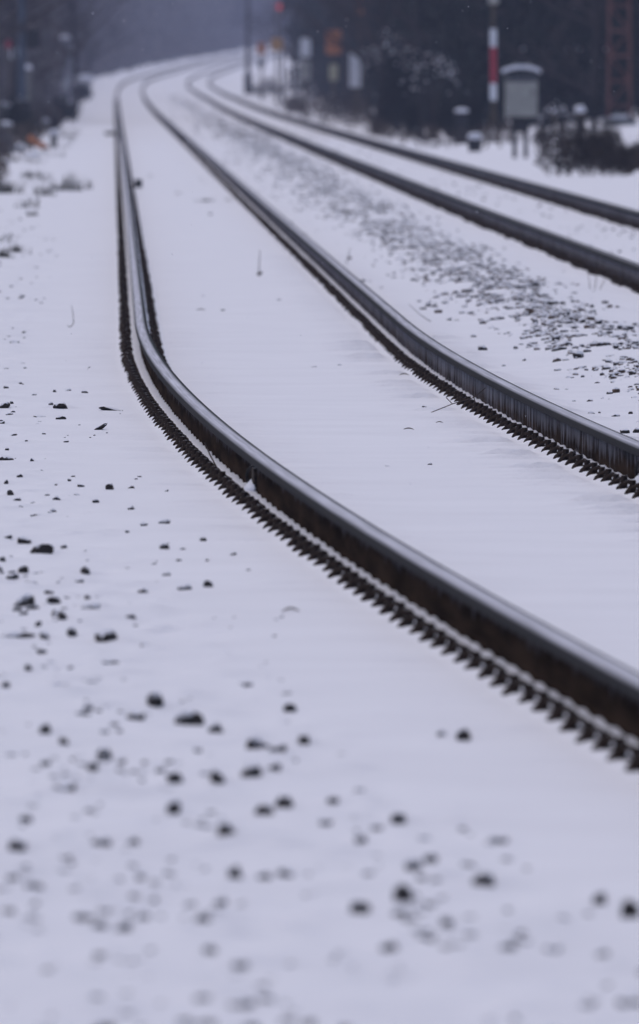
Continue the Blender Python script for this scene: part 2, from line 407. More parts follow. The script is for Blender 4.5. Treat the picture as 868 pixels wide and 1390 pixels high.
RAILS = [
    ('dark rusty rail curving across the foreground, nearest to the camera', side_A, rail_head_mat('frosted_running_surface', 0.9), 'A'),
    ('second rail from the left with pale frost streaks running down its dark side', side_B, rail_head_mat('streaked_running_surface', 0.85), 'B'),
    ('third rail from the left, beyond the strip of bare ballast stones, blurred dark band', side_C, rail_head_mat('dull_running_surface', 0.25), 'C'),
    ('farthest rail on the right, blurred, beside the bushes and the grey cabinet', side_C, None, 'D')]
def fast_matrix(ri, d, side):
    x, z, th = frame(ri, np.array([d]))
    x = float(x[0]); z = float(z[0]); th = float(th[0])
    rz = -th if side > 0 else math.pi - th
    return x, z, rz
gp, scw, clp = guide_plate_bm(), screw_bm(), clip_bm()
protos = {}
for nm, bm_, mt in (('rail_fastening', gp, M['plate']), ('sleeper_screw', scw, M['clip']), ('spring_clip', clp, M['clip'])):
    me = bpy.data.meshes.new(nm); bmesh.ops.recalc_face_normals(bm_, faces=bm_.faces)
    bm_.to_mesh(me); me.materials.append(mt); protos[nm] = me
def tri_np(bm_):
    bmesh.ops.triangulate(bm_, faces=bm_.faces[:])
    bm_.verts.ensure_lookup_table()
    return np.array([v.co[:] for v in bm_.verts]), np.array([[v.index for v in f.verts] for f in bm_.faces])
gpn, scn, cln = tri_np(gp), tri_np(scw), tri_np(clp)
def many(name, ri, ds, side, parts, mat, parent):
    """the fastenings too many to list, as one mesh"""
    VV, FF, off = [], [], 0
    jr = np.random.RandomState(ri * 10 + side + 1); ds = ds + jr.uniform(-.05, .05, len(ds))
    x, z, th = frame(ri, ds); zs_ = jr.uniform(.75, 1.2, len(ds))[:, None]; x = x + jr.uniform(-.004, .004, len(ds))
    rz = (-th if side > 0 else math.pi - th) + jr.uniform(-.08, .08, len(ds))
    c, s = np.cos(rz)[:, None], np.sin(rz)[:, None]
    for (v, f) in parts:
        X = x[:, None] + v[None, :, 0] * c - v[None, :, 1] * s
        Y = ds[:, None] + v[None, :, 0] * s + v[None, :, 1] * c
        Z = z[:, None] + RB + v[None, :, 2] * zs_ + 0 * X
        VV.append(np.stack([X, Y, Z], -1).reshape(-1, 3))
        FF.append((f[None, :, :] + (np.arange(len(ds)) * len(v))[:, None, None]).reshape(-1, 3) + off)
        off += len(ds) * len(v)
    o = mesh_np(name, np.concatenate(VV), np.concatenate(FF), mat, parent)
    o['kind'] = 'stuff'
    return o
rng = random.Random(5)
def foot_snow(side, ph):
    base = [(0.0078, 0.020), (0.012, 0.019), (0.03, 0.018), (0.050, 0.018), (0.066, 0.017), (0.071, 0.013), (0.0705, 0.004), (0.0078, 0.004)]
    prof = [(side * a, b) for a, b in base]
    def zm(r, lat, hz):
        sw = 0.5 + 0.5 * np.cos(2 * math.pi * (r - 0.30) / SLEEPER)      # deeper between the clips
        k = (np.abs(lat) > 0.006) * (hz > 0.010)
        nz = vnoise(r / 0.35, lat * 0 + ph, 11)
        hz = hz + k * (0.006 * sw + 0.001 + 0.003 * nz)
        lat = lat * (1 + (np.abs(lat) > 0.06) * (0.06 * sw - 0.10 + 0.03 * nz))
        return lat, hz
    return prof, zm
FR0 = 35.4
for ri, (label, sm, hm, code) in enumerate(RAILS):
    root = empty('railway_rail', (float(XA(60) + U_RAIL[ri](60)), 60, 0))
    tag(root, label, 'rail', 'rails of the two tracks')
    inv = Matrix.Translation(-root.location)
    rows = track_rows(22 if ri < 2 else 40)
    hm = hm or RAILS[2][2]
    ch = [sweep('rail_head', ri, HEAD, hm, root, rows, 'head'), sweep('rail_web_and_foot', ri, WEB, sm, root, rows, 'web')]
    rs = np.concatenate([np.arange(24 if ri < 2 else 60, 130, 0.1), np.arange(130, 400, 0.6)]) if ri < 2 else np.arange(60, 500, 1.0)
    for side in ((-1, 1) if ri < 2 else (1,)):
        pr, zm = foot_snow(side, ri * 7 + side)
        if side > 0 and ri == 0:           # snow has drifted against the inner side of this rail
            pr = [(0.0078, 0.098), (0.014, 0.092), (0.03, 0.070), (0.050, 0.046), (0.066, 0.026), (0.071, 0.015), (0.0705, 0.004), (0.0078, 0.004)]
        ch.append(sweep('snow_on_foot', ri, pr, M['snow'], root, rs, 'snow', zmod=zm))
    n0 = math.ceil(FR0 / SLEEPER)
    if ri == 1: n0 = math.ceil(61.0 / SLEEPER)
    near = []
    if ri < 2:
        ds = [(n0 + k) * SLEEPER for k in range(100)]
        for d in ds:
            d2 = d + rng.uniform(-0.03, 0.03)
            x, z, rz = fast_matrix(ri, d2, -1)
            f = bpy.data.objects.new('rail_fastening', protos['rail_fastening']); C.objects.link(f)
            f.parent = root; f.location = Vector((x, d2, z + RB)) - root.location; f.rotation_euler = (0, 0, rz + rng.uniform(-.04, .04)); f.scale = (rng.uniform(.97, 1.03), 1.0, rng.uniform(.93, 1.08))
            for nm in ('spring_clip', 'sleeper_screw'):
                c = bpy.data.objects.new(nm, protos[nm]); C.objects.link(c); c.parent = f
                if nm == 'sleeper_screw':
                    c.rotation_euler = (0, 0, 0)
                    c.location = (0, 0, rng.uniform(-0.002, 0.003))
        rest = np.concatenate([np.arange(math.ceil(24 / SLEEPER), n0) * SLEEPER, np.arange(n0 + 100, int(900 / SLEEPER)) * SLEEPER])
        inner = np.arange(math.ceil(24 / SLEEPER), int(900 / SLEEPER)) * SLEEPER
    else:
        rest = np.arange(math.ceil(90 / SLEEPER), int(1000 / SLEEPER)) * SLEEPER
        inner = rest
    ch.append(many('distant_fastenings', ri, rest, -1, (gpn, scn, cln), M['clip'], root))
    ch.append(many('far_side_fastenings', ri, inner, 1, (gpn, scn, cln), M['clip'], root))
    for o in ch:
        o.data.transform(inv)

# rail bond: small cable loop and snow wedge where two lengths meet (seen on the near and second rail)
def bond(ri, d, label):
    x, z, rz = fast_matrix(ri, d, -1)
    r = empty('rail_bond', (x, d, z + RB), rz)
    tag(r, label, 'rail bond', 'cable bonds on the rails')
    bm = bmesh.new()
    pts = [(0.013, 0.10, 0.118), (0.024, 0.05, 0.112), (0.034, 0.0, 0.098), (0.037, -0.03, 0.080), (0.033, -0.05, 0.060), (0.024, -0.055, 0.046)]
    add_tube(bm, pts, 0.0065, 7); bm_obj('cable', bm, M['plate'], r)
    bm = bmesh.new()
    add_box(bm, 0.0145, 0.16, 0.083, 0.013, 0.25, 0.060, bevel=0.003); bm_obj('joint_plate', bm, M['clip'], r)
    bm = bmesh.new(); bmesh.ops.create_icosphere(bm, subdivisions=3, radius=1.0)
    for v in bm.verts:
        v.co = Vector((0.009 + abs(v.co.x) * 0.038 * (1 - 0.5 * max(v.co.z, 0)), v.co.y * 0.20, 0.036 + v.co.z * 0.034 + 0.004 * mnoise.noise(v.co * 3)))
    bm_obj('snow_wedge', bm, M['snow'], r, smooth=True)
xa_, d_, _, _ = pt(296, 618)
bond(0, 64.6, 'small cable bond with a snow wedge on the side of the nearest rail')
bond(1, 65.6, 'dark curved cable bond with a snow wedge on the frosted second rail')

# ------------------------------------------------------------------ ballast stones
def rock_mesh(seed, sub=2):
    r = random.Random(seed); bm = bmesh.new(); bmesh.ops.create_icosphere(bm, subdivisions=sub, radius=1.0)
    planes = []
    for _ in range(9):
        v = Vector((r.gauss(0, 1), r.gauss(0, 1), r.gauss(0, 1))).normalized(); planes.append((v, r.uniform(0.55, 0.85)))
    for v in bm.verts:
        p = v.co.copy()
        for nn, dd in planes:
            t = p.dot(nn)
            if t > dd: p -= nn * (t - dd)
        v.co = p * (1 + 0.06 * mnoise.noise(p * 2.5 + Vector((seed, 0, 0))))
    return bm
rocks = []
for i in range(8):
    bm = rock_mesh(i + 1); me = bpy.data.meshes.new('ballast_stone'); bm.to_mesh(me); bm.free(); me.materials.append(M['stone']); rocks.append(me)
rocksb = []
for i in range(3):
    bm = rock_mesh(i + 21); me = bpy.data.meshes.new('ballast_stone'); bm.to_mesh(me); bm.free(); me.materials.append(M['stone_brown']); rocksb.append(me)
def stone(px, py, w, h, label, tilt=0.0, brown=False, group='ballast stones poking out of the snow', kmesh=None):
    x, d, z, s = pt(px, py)
    W = w / s; H = min(h / s, W * 1.0)
    me = (rocksb if brown else rocks)[rng.randrange(3 if brown else 8)] if kmesh is None else rocks[kmesh]
    o = bpy.data.objects.new('ballast_stone', me); C.objects.link(o)
    o.scale = (W * 0.62, W * rng.uniform(0.55, 0.9), H * 0.95)
    o.location = (x, d, z + H * 0.22)
    MOUNDS.append((x, d + W * .45 + .02, max(W * .62, .022), H * .72, rng.uniform(.08, .2)))
    o.rotation_euler = (rng.uniform(-.3, .3), -tilt + rng.uniform(-.25, .25), rng.uniform(-0.6, 0.6))
    tag(o, label, 'stone', group)
    return o
SMALL = 'small dark ballast stone poking through the snow left of the nearest rail'
BIG = [
 (57, 751, 24, 11, .35, 'long dark slanting stone at the left edge, higher of the two large slanting ones'),
 (32, 823, 24, 14, .5, 'large dark slanting stone near the left edge just below the long dark one'),
 (26, 866, 34, 8, .2, 'low wide stone sliver at the left edge below the slanting stones'),
 (144, 873, 24, 16, 0, 'three cornered dark stone peaking out of the snow, left of centre'),
 (24, 1156, 18, 18, 0, 'black blurred stone alone at the lower left edge'),
 (88, 1076, 24, 15, .3, 'dark blurred stone slanting up right, above the lone black stone at lower left'),
 (490, 1242, 20, 20, 0, 'black blurred round stone at the bottom, near the middle'),
 (658, 1203, 26, 18, .3, 'dark blurred stone at the bottom right of centre, slanting'),
 (83, 555, 16, 7, 0, 'sharp crescent shaped dark stone at the left, level with the clips'),
 (8, 628, 17, 5, 0, 'thin dark curved stone at the very left edge in the sharp zone'),
 (413, 1011, 15, 18, 0, 'upright black blurred stone in the middle foreground, right end of its row'),
 (20, 466, 9, 5, 0, 'single small dark stone in the sharp snow at upper left below the grass'),
 (52, 703, 15, 5, 0, 'flat dark stone left of the lone curved twig shadow, above the long slanting one'),
 (224, 711, 13, 6, 0, 'dark oval stone nearest to the row of clips at mid height'),
 (211, 960, 18, 18, .4, 'tall dark blurred stone in the trio left of centre foreground'),
 (235, 1106, 15, 20, 0, 'tall dark blurred stone standing below the pair of small ones at lower left'),
 (386, 1097, 22, 15, .3, 'larger dark blurred stone of the pair in the lower middle'),
 (349, 1017, 24, 17, .3, 'broad dark blurred stone in the middle foreground, left end of its row'),
]
for a in BIG: stone(a[0], a[1], a[2] * 1.2, a[3] * 1.05, a[5], a[4])
LIST = [(74,530,4,3),(93,531,7,3),(115,533,6,2),(6,554,12,5),(54,566,12,2),(83,569,10,3),(13,563,7,2),(69,550,5,3),(152,557,24,1.5),
(133,583,20,2),(140,579,5,2),(44,628,4,5),(149,665,8,6),(177,664,8,3),(110,661,7,3),(14,670,6,6),(77,679,8,4),(23,680,8,3),(130,683,6,4),
(178,692,8,4),(196,714,7,4),(276,733,8,4),(11,731,9,4),(33,738,13,8),(223,745,9,5),(3,763,6,6),(32,778,11,8),(17,787,13,5),(116,780,10,8),
(108,791,10,5),(67,807,9,5),(73,820,14,8),(119,814,7,5),(124,826,19,6),(77,836,12,6),(85,842,10,9),(252,801,16,6),(194,805,12,6),(177,841,14,6),
(283,798,10,7),(98,865,10,9),(60,868,10,9),(142,1033,14,12),(126,1047,14,9),(185,978,23,10),(256,985,27,13),(294,995,15,10),(61,999,11,12),
(87,1012,9,14),(378,1021,18,9),(394,967,12,9),(237,1064,14,12),(296,1064,15,15),(342,1066,22,14),(372,1048,15,10),(359,1107,18,10),
(308,1139,22,17),(453,1092,13,14),(486,1072,20,12),(489,1146,14,14),(542,1119,15,13),(321,1194,14,24),(359,1195,16,12),(389,1185,17,13),
(276,1253,17,14),(168,1265,17,16),(135,1261,16,13),(181,1148,13,10),(183,1223,13,11),(209,1229,13,13),(548,1225,18,18),(561,1182,20,16),
(529,1292,18,13),(117,1216,12,10),(90,1168,12,10),(52,1209,12,10),(602,1003,12,11),(630,1006,13,13),(857,1246,18,18),(815,1228,17,22),
(607,1258,15,15),(751,1292,18,12),(690,1290,18,12),(678,1145,20,11),(150,901,18,5),(8,935,8,8),(38,912,8,8),(197,880,9,6),(18,590,8,2),
(27,648,6,3),(55,640,6,2),(100,648,5,2),(8,655,5,5),(3,575,6,3),(60,590,5,2),(36,600,4,2),(90,600,5,2)]
r2 = random.Random(77)
FAINT = {(150,901),(185,978),(453,1092),(486,1072),(489,1146),(561,1182),(276,1253),(168,1265),(135,1261),(181,1148),(183,1223),(209,1229),(117,1216),(90,1168),(52,1209),(815,1228),(678,1145),(751,1292),(690,1290),(529,1292),(607,1258),(359,1195),(389,1185)}
for (px, py, ww, hh) in LIST:
    k = 0.62 if (px, py) in FAINT else 1.0
    stone(px, py, ww * 1.25 * (0.9 if k < 1 else 1), max(hh * 1.35, 2.2) * k, SMALL, r2.uniform(-0.1, 0.5))
for _ in range(235):                # the smallest of them, scattered
    py = r2.uniform(500, 1390); px = r2.uniform(-40, 860)
    lim = 175 + (py - 500) * 0.62 if py < 1290 else 868
    if px > lim: continue
    sz = 2.2 + (py - 500) / 800 * 7.5
    stone(px, py, sz * r2.uniform(.8, 2.2), sz * r2.uniform(.25, .6), SMALL, r2.uniform(0, 0.6))
    if r2.random() < .3: stone(px + sz * r2.uniform(.8, 1.8), py - sz * r2.uniform(.2, 1.2), sz * r2.uniform(.7, 1.5), sz * r2.uniform(.25, .5), SMALL, r2.uniform(0, 0.6))

for _ in range(34):
    py = 200 * (700 / 200) ** r2.random(); px = r2.uniform(150, 800)
    x_, d_, z_, s_ = pt(px, py); u_ = x_ - float(XA(d_))
    if not .25 < u_ < 1.2: continue
    stone(px, py, r2.uniform(3, 8), r2.uniform(1.5, 3), 'tiny dark stone speck on the clean snow between the two near rails', 0, r2.random() < .4, 'stone specks between the near rails')
# drifted snow over buried stones
for _ in range(1500):
    d_ = 27 * (150 / 27) ** r2.random(); u_ = r2.uniform(-2.3, -.62)
    if r2.random() > .35 + .65 * (0.5 + vnoise(np.array([u_ / .5]), np.array([d_ / 3.0]), 71)[0]): continue
    MOUNDS.append((float(XA(d_)) + u_, d_, r2.uniform(.025, .07), r2.uniform(.003, .013), r2.uniform(.06, .3)))
for _ in range(260):
    d_ = 50 * (150 / 50) ** r2.random(); u_ = r2.uniform(.3, 1.2)
    MOUNDS.append((float(XA(d_)) + u_, d_, r2.uniform(.03, .08), r2.uniform(.002, .006), r2.uniform(.06, .3)))
make_ground()

# bare ballast between the two tracks: nobody could count it
def gravel(name, label, pts_, mat, seed):
    r = np.random.RandomState(seed)
    base = []
    for i in range(6):
        bm = rock_mesh(40 + i, 1); bmesh.ops.triangulate(bm, faces=bm.faces[:]); bm.verts.ensure_lookup_table()
        base.append((np.array([v.co[:] for v in bm.verts]), np.array([[v.index for v in f.verts] for f in bm.faces]))); bm.free()
    VV, FF, off = [], [], 0
    for k, (bv, bf) in enumerate(base):
        P = pts_[k::6]; n = len(P)
        if n == 0: continue
        a = r.uniform(0, 6.28, n); sx = P[:, 3] * r.uniform(.6, 1.15, n); sy = P[:, 3] * r.uniform(.7, 1.25, n); sz = P[:, 3] * r.uniform(.6, 1.15, n)
        c, s = np.cos(a)[:, None], np.sin(a)[:, None]
        X = bv[None, :, 0] * sx[:, None]; Y = bv[None, :, 1] * sy[:, None]; Z = bv[None, :, 2] * sz[:, None]
        t = r.uniform(-1.0, 1.0, n)[:, None]; X, Z = X * np.cos(t) - Z * np.sin(t), X * np.sin(t) + Z * np.cos(t)
        V = np.stack([P[:, 0][:, None] + X * c - Y * s, P[:, 1][:, None] + X * s + Y * c, P[:, 2][:, None] + Z], -1).reshape(-1, 3)
        F = (bf[None] + (np.arange(n) * len(bv))[:, None, None]).reshape(-1, 3) + off
        VV.append(V); FF.append(F); off += len(V)
    o = mesh_np(name, np.concatenate(VV), np.concatenate(FF), mat)
    tag(o, label, 'gravel', kind='stuff'); return o
r = np.random.RandomState(3)
def scatter(n, d0, d1, umean, usd, size, sink, clump, power=1.0):
    d = d0 * (d1 / d0) ** (r.rand(n) ** power)
    u = umean(d) + r.randn(n) * usd(d)
    keep = 0.7 * vnoise(u / 0.12, d / 3.0, 31) + 0.6 * vnoise(u / 0.25, d / 0.8, 32) > clump
    d, u = d[keep], u[keep]
    sz = size * np.clip(np.exp(r.normal(0, .32, len(d))), .5, 1.5)
    x = XA(d) + u; z = ground_z(x, d) + sz * (r.uniform(-0.55, 0.35, len(d)) - sink)
    return np.stack([x, d, z, sz], -1)
um = lambda d: np.interp(d, [80, 100, 180, 300, 500], [2.60, 2.60, 2.64, 2.85, 3.2])
us = lambda d: np.interp(d, [80, 180, 300], [.20, .25, .36])
g1 = scatter(15000, 70, 480, um, us, 0.021, 0.12, -0.22, 0.85)
g5 = scatter(150, 82, 135, lambda d: um(d) + .05, lambda d: .15 + 0 * d, 0.031, 0.0, -0.1)
g2 = scatter(1500, 70, 350, lambda d: um(d) - .1, lambda d: us(d) * 1.9, 0.022, 0.1, 0.1)
g3 = scatter(1300, 130, 500, lambda d: OFF2(d) + .75, lambda d: 0.45 + 0 * d, 0.022, 0.1, 0.15)
g4 = scatter(1800, 420, 1000, lambda d: OFF2(d) * .5 + 1.0, lambda d: .42 + 0 * d, 0.05, 0.1, 0.1)
gravel('track_ballast', 'strip of bare brown ballast stones between the two tracks, dusted with snow', np.concatenate([g1[::2], g2, g4, g5[::2]]), M['stone'], 1)
gravel('track_ballast', 'paler brown ballast stones mixed through the strip between the two tracks', np.concatenate([g1[1::2], g5[1::2]]), M['stone_brown'], 2)
gravel('trackbed_grit', 'thin scatter of dark grit in the snow inside the far track', g3, M['stone'], 4)

g6 = scatter(4300, 28, 190, lambda d: -1.35 + 0 * d, lambda d: .38 + 0 * d, 0.014, 0.1, 0.22)
g6 = g6[g6[:, 0] - XA(g6[:, 1]) < -.6]
gravel('shoulder_grit', 'fine half buried grit all over the snowy shoulder left of the nearest rail', g6, M['stone'], 8)
# single stones, leaves and twigs lying on the clean snow
stone(353, 372, 5, 4, 'tiny dark stone beside the thin upright stem between the near rails', group=None)
stone(475, 353, 4, 4, 'tiny brown stone beside the slanting stem right of the second rail', brown=True, group=None)
stone(656, 439, 8, 6, 'small reddish brown stone alone on the snow below the ballast strip', brown=True, group=None)
stone(785, 483, 14, 9, 'grey pointed ballast stone standing out at the lower edge of the ballast strip', group=None)
def leaf(px, py, wpx, label, arch=0.5, rz=0.0):
    x, d, z, s = pt(px, py); W = wpx / s / 2
    bm = bmesh.new(); N = 8; top = []; bot = []
    for i in range(N + 1):
        t = i / N * 2 - 1; hw = W * 0.42 * (1 - t * t) ** 0.7 + 0.0005
        zz = W * arch * (1 - t * t) + 0.001
        row = [bm.verts.new((t * W, hw * q, zz - abs(q) * hw * 0.35)) for q in (-1, 0, 1)]
        rowb = [bm.verts.new((t * W, hw * q, zz - abs(q) * hw * 0.35 - 0.0012)) for q in (-1, 0, 1)]
        top.append(row); bot.append(rowb)
    for i in range(N):
        for q in range(2):
            bm.faces.new((top[i][q], top[i + 1][q], top[i + 1][q + 1], top[i][q + 1])); bm.faces.new((bot[i][q], bot[i][q + 1], bot[i + 1][q + 1], bot[i + 1][q]))
        bm.faces.new((top[i][0], bot[i][0], bot[i + 1][0], top[i + 1][0])); bm.faces.new((top[i][2], top[i + 1][2], bot[i + 1][2], bot[i][2]))
    o = bm_obj('dead_leaf', bm, M['leaf'], None, (x, d, z), rz); tag(o, label, 'leaf')
leaf(273, 421, 13, 'small curled brown leaf between the near rails, high up', .35)
leaf(555, 583, 15, 'dark arched leaf, left one of the pair near the second rail', .35)
leaf(597, 574, 10, 'small dark arched leaf on the snow, right one of the pair near the second rail', .4)
leaf(395, 832, 26, 'curled dark leaf with upturned tip on the snow left of the nearest rail', .45, .3)
leaf(374+246, 436, 9, 'brown upturned leaf on the snow right of the frosted rail', .6)
leaf(549, 509, 14, 'curled dark leaf by the clips of the second rail', .4)
leaf(372, 655, 9, 'small dark leaf close to the far edge of the nearest rail head', .3)
def twig(points_px, base, label, rad_px=0.9, lift=0.0, name='dry_twig'):
    """points_px: offsets in photo pixels from the base, turned into metres at its distance (x right, z up)"""
    x, d, z, s = pt(*base)
    r_ = random.Random(int(base[0] * 7 + base[1])); bm = bmesh.new()
    for line in points_px:
        pts = [Vector((a / s, (b / s) * 0.35 + r_.uniform(-.004, .004), b / s)) for a, b in line]
        rad = [rad_px / s * (1 - 0.55 * i / (len(pts) - 1)) for i in range(len(pts))]
        add_tube(bm, pts, rad, 5)
    o = bm_obj(name, bm, M['twig'], None, (x, d, z - 0.002 + lift)); tag(o, label, 'twig')
twig([[(0, 0), (5, 6), (4, 20), (2, 30)], [(0, 0), (-3, 3)]], (95, 444), 'thin curved twig standing in the snow left of the nearest rail', .7)
twig([[(0, 0), (0, 14), (1, 36)], [(0, 2), (-5, 5)], [(0, 3), (5, 6)]], (352, 375), 'upright thin stem in the snow between the near rails', .9)
twig([[(0, 0), (3, 10), (6, 22)]], (470, 358), 'slanting thin stem right of the second rail, high up', .7)
twig([[(0, 0), (-15, 10), (-30, 24)]], (585, 436), 'long thin bent stem lying on the snow right of the frosted rail', .6)
twig([[(0, 0), (2, 16), (4, 34)], [(6, -2), (12, 10), (20, 26)], [(-6, 0), (-9, 22)]], (808, 392), 'cluster of faint dry stems near the third rail, right', .6)
# twig lying across the clips of the second rail and stem at the nearest rail
def free_twig(p, label, lines, rad):
    bm = bmesh.new()
    for ln in lines: add_tube(bm, [Vector(q) for q in ln], rad, 5)
    o = bm_obj('dry_twig', bm, M['twig'], None, p); tag(o, label, 'twig')
xb, zb, rb = fast_matrix(1, 80.5, -1)
free_twig((xb - 0.1, 80.5, 0.04), 'forked dry twig leaning on the clips of the second rail', [[(-.20, 0, -.04), (-.10, 0, 0.0), (0.0, 0, .03), (.055, .02, .075)], [(-.10, 0, 0), (-.13, 0, .03)], [(0, 0, .03), (.01, 0, -.01)]], .0022)
xb, zb, rb = fast_matrix(0, 68.6, -1)
free_twig((xb - 0.075, 68.6, 0.03), 'reddish stem sticking up between the clips and the side of the nearest rail', [[(0.03, 0, -.015), (0.005, 0, .03), (-.02, 0, .085)]], .0028)

# ------------------------------------------------------------------ vegetation
def blades(name, cx, cy, n, w_, h_, mat, label, cat, rad=0.004, seed=0, lean=0.5, group=None):
    r_ = random.Random(seed); bm = bmesh.new(); z0 = gz(cx, cy)
    for _ in range(n):
        x = r_.gauss(0, w_ * .4); y = r_.gauss(0, w_ * .9); hh = h_ * r_.uniform(.12, 1) ** 1.6 * (0.45 + 0.55 * abs(mnoise.noise(Vector((x / w_ * 3, seed, 0))) * 2))
        lx = r_.uniform(-lean, lean) * hh; ly = r_.uniform(-lean, lean) * hh
        bz = gz(cx + x, cy + y) - z0 - .01
        add_tube(bm, [(x, y, bz), (x + lx * .4, y + ly * .4, bz + hh * .6), (x + lx, y + ly, bz + hh)], [rad, rad * .8, rad * .25], 3)
    o = bm_obj(name, bm, mat, None, (cx, cy, z0)); tag(o, label, cat, group); return o
TUFTS = [(92, 258, 34, 15, 'widest dark dead grass tuft left of the rails', 70), (60, 265, 24, 11, 'grass tuft left of the widest one, half under snow', 36), (37, 281, 22, 10, 'low grass tuft nearer the left edge, beneath the slanting brush line', 36),
         (42, 292, 14, 7, 'small dark clump of dead grass just below the low grass tuft', 26), (120, 256, 9, 12, 'small separate upright grass tuft right of the widest one', 14), (6, 350, 16, 12, 'dead grass tuft at the very left edge, nearest to the camera', 46), (23, 342, 18, 12, 'ragged dead grass tuft beside the leftmost one', 36),
         (15, 322, 14, 5, 'sparse flat grass wisps above the ragged tuft at the left', 12), (5, 262, 34, 20, 'thick clump of dead grass at the left edge under the snowy bank', 90), (45, 240, 30, 9, 'low line of brushwood running along the snowy bank', 50), (280, 273, 18, 6, 'faint clump of dead grass between the near rails, far up', 26), (310, 272, 8, 4, 'tiny wisp of grass right of the faint clump between the near rails', 9)]
for i, (px, py, wp, hp, lb, n) in enumerate(TUFTS):
    n = int(n * 1.7)
    x, d, z, s = pt(px, py)
    blades('grass_tuft', x, d, n, wp / s * .80, hp / s * 2.0, M['grass'], lb, 'grass tuft', .75 / s, i, .45)

def leafball(bm_lists, cx, cy, cz, rx, ry, rz_, n, leaf_, rnd, flat=False):
    """n small leaf/twig faces spread through a lumpy volume"""
    V, F = bm_lists
    for _ in range(n):
        while True:
            p = rnd.uniform(-1, 1, 3)
            if (p ** 2).sum() < 1: break
        p = p * (0.75 + 0.35 * mnoise.noise(Vector((p[0] * 2 + cx, p[1] * 2 + cy, p[2] * 2 + cz))))
        c = np.array([cx + p[0] * rx, cy + p[1] * ry, cz + p[2] * rz_])
        a = rnd.normal(0, 1, 3); a /= np.linalg.norm(a); b = np.cross(a, rnd.normal(0, 1, 3)); b /= np.linalg.norm(b) + 1e-6
        L = leaf_ * rnd.uniform(.6, 1.5); Wd = L * .45
        k = len(V); V.extend([c - a * L * .5, c + b * Wd * .5, c + a * L * .5, c - b * Wd * .5]); F.append([k, k + 1, k + 2, k + 3])
def bush(name, x, d, w_, h_, mat, label, cat='bush', n=900, leaf_=0.06, seed=0, depth=None, snowtop=0, group=None, zbase=None):
    rnd = np.random.RandomState(seed); z = gz(x, d) if zbase is None else zbase
    root = empty(name, (x, d, z)); tag(root, label, cat, group)
    dep = depth or w_
    V, F = [], []
    lobes = max(4, int(w_ / h_ * 5))
    for i in range(lobes):
        t = rnd.uniform(-.5, .5); hh = h_ * rnd.uniform(.6, 1.0) * (1 - 0.5 * (2 * t) ** 2)
        leafball((V, F), t * w_ * .75, rnd.uniform(-.4, .4) * dep, hh * .5, w_ * rnd.uniform(.2, .32), dep * .35, hh * .58, n // lobes, leaf_, rnd)
    V = np.array(V); V[:, 2] = np.maximum(V[:, 2], -0.02)
    mesh_np('foliage', V, F, mat, root)
    bm = bmesh.new(); rr = random.Random(seed)
    for _ in range(9):
        bx = rr.uniform(-.3, .3) * w_; tx = bx + rr.uniform(-.25, .25) * w_; hh = h_ * rr.uniform(.5, .95)
        add_tube(bm, [(bx, 0, -.05), ((bx + tx) / 2 + .02, rr.uniform(-.1, .1) * w_, hh * .5), (tx, rr.uniform(-.2, .2) * w_, hh)], [.022 * h_, .014 * h_, .005 * h_], 5)
    bm_obj('stem', bm, M['bark'], root)
    if snowtop:
        SV = []; SF = []
        for k in range(snowtop):
            cx = (k + .5) / snowtop * w_ * .8 - w_ * .4
            for _ in range(26):
                px_ = cx + rr.gauss(0, w_ * .15); py_ = rr.uniform(-.3, .3) * dep; pz = h_ * (.93 - .3 * (px_ / w_ * 2) ** 2) + rr.gauss(0, h_ * .10)
                for q in range(1):
                    L = leaf_ * rr.uniform(.5, 1.2); a = rr.uniform(0, 3.14); n0_ = len(SV)
                    tl = rr.uniform(-.5, .5)
                    for (ca, cb, cc) in ((-1, 0, 0), (0, .6, .1), (1, 0, 0), (0, -.6, .1), (0, 0, .45)):
                        SV.append((px_ + L * (ca * math.cos(a) - cb * math.sin(a)), py_ + L * (ca * math.sin(a) + cb * math.cos(a)), pz + L * cc + tl * L * ca))
                    for f_ in ((0, 1, 4), (1, 2, 4), (2, 3, 4), (3, 0, 4), (0, 3, 1), (1, 3, 2)): SF.append([n0_ + v_ for v_ in f_])
        mesh_np('snow_cap', SV, SF, M['snow'], root)['kind'] = 'stuff'
    return root

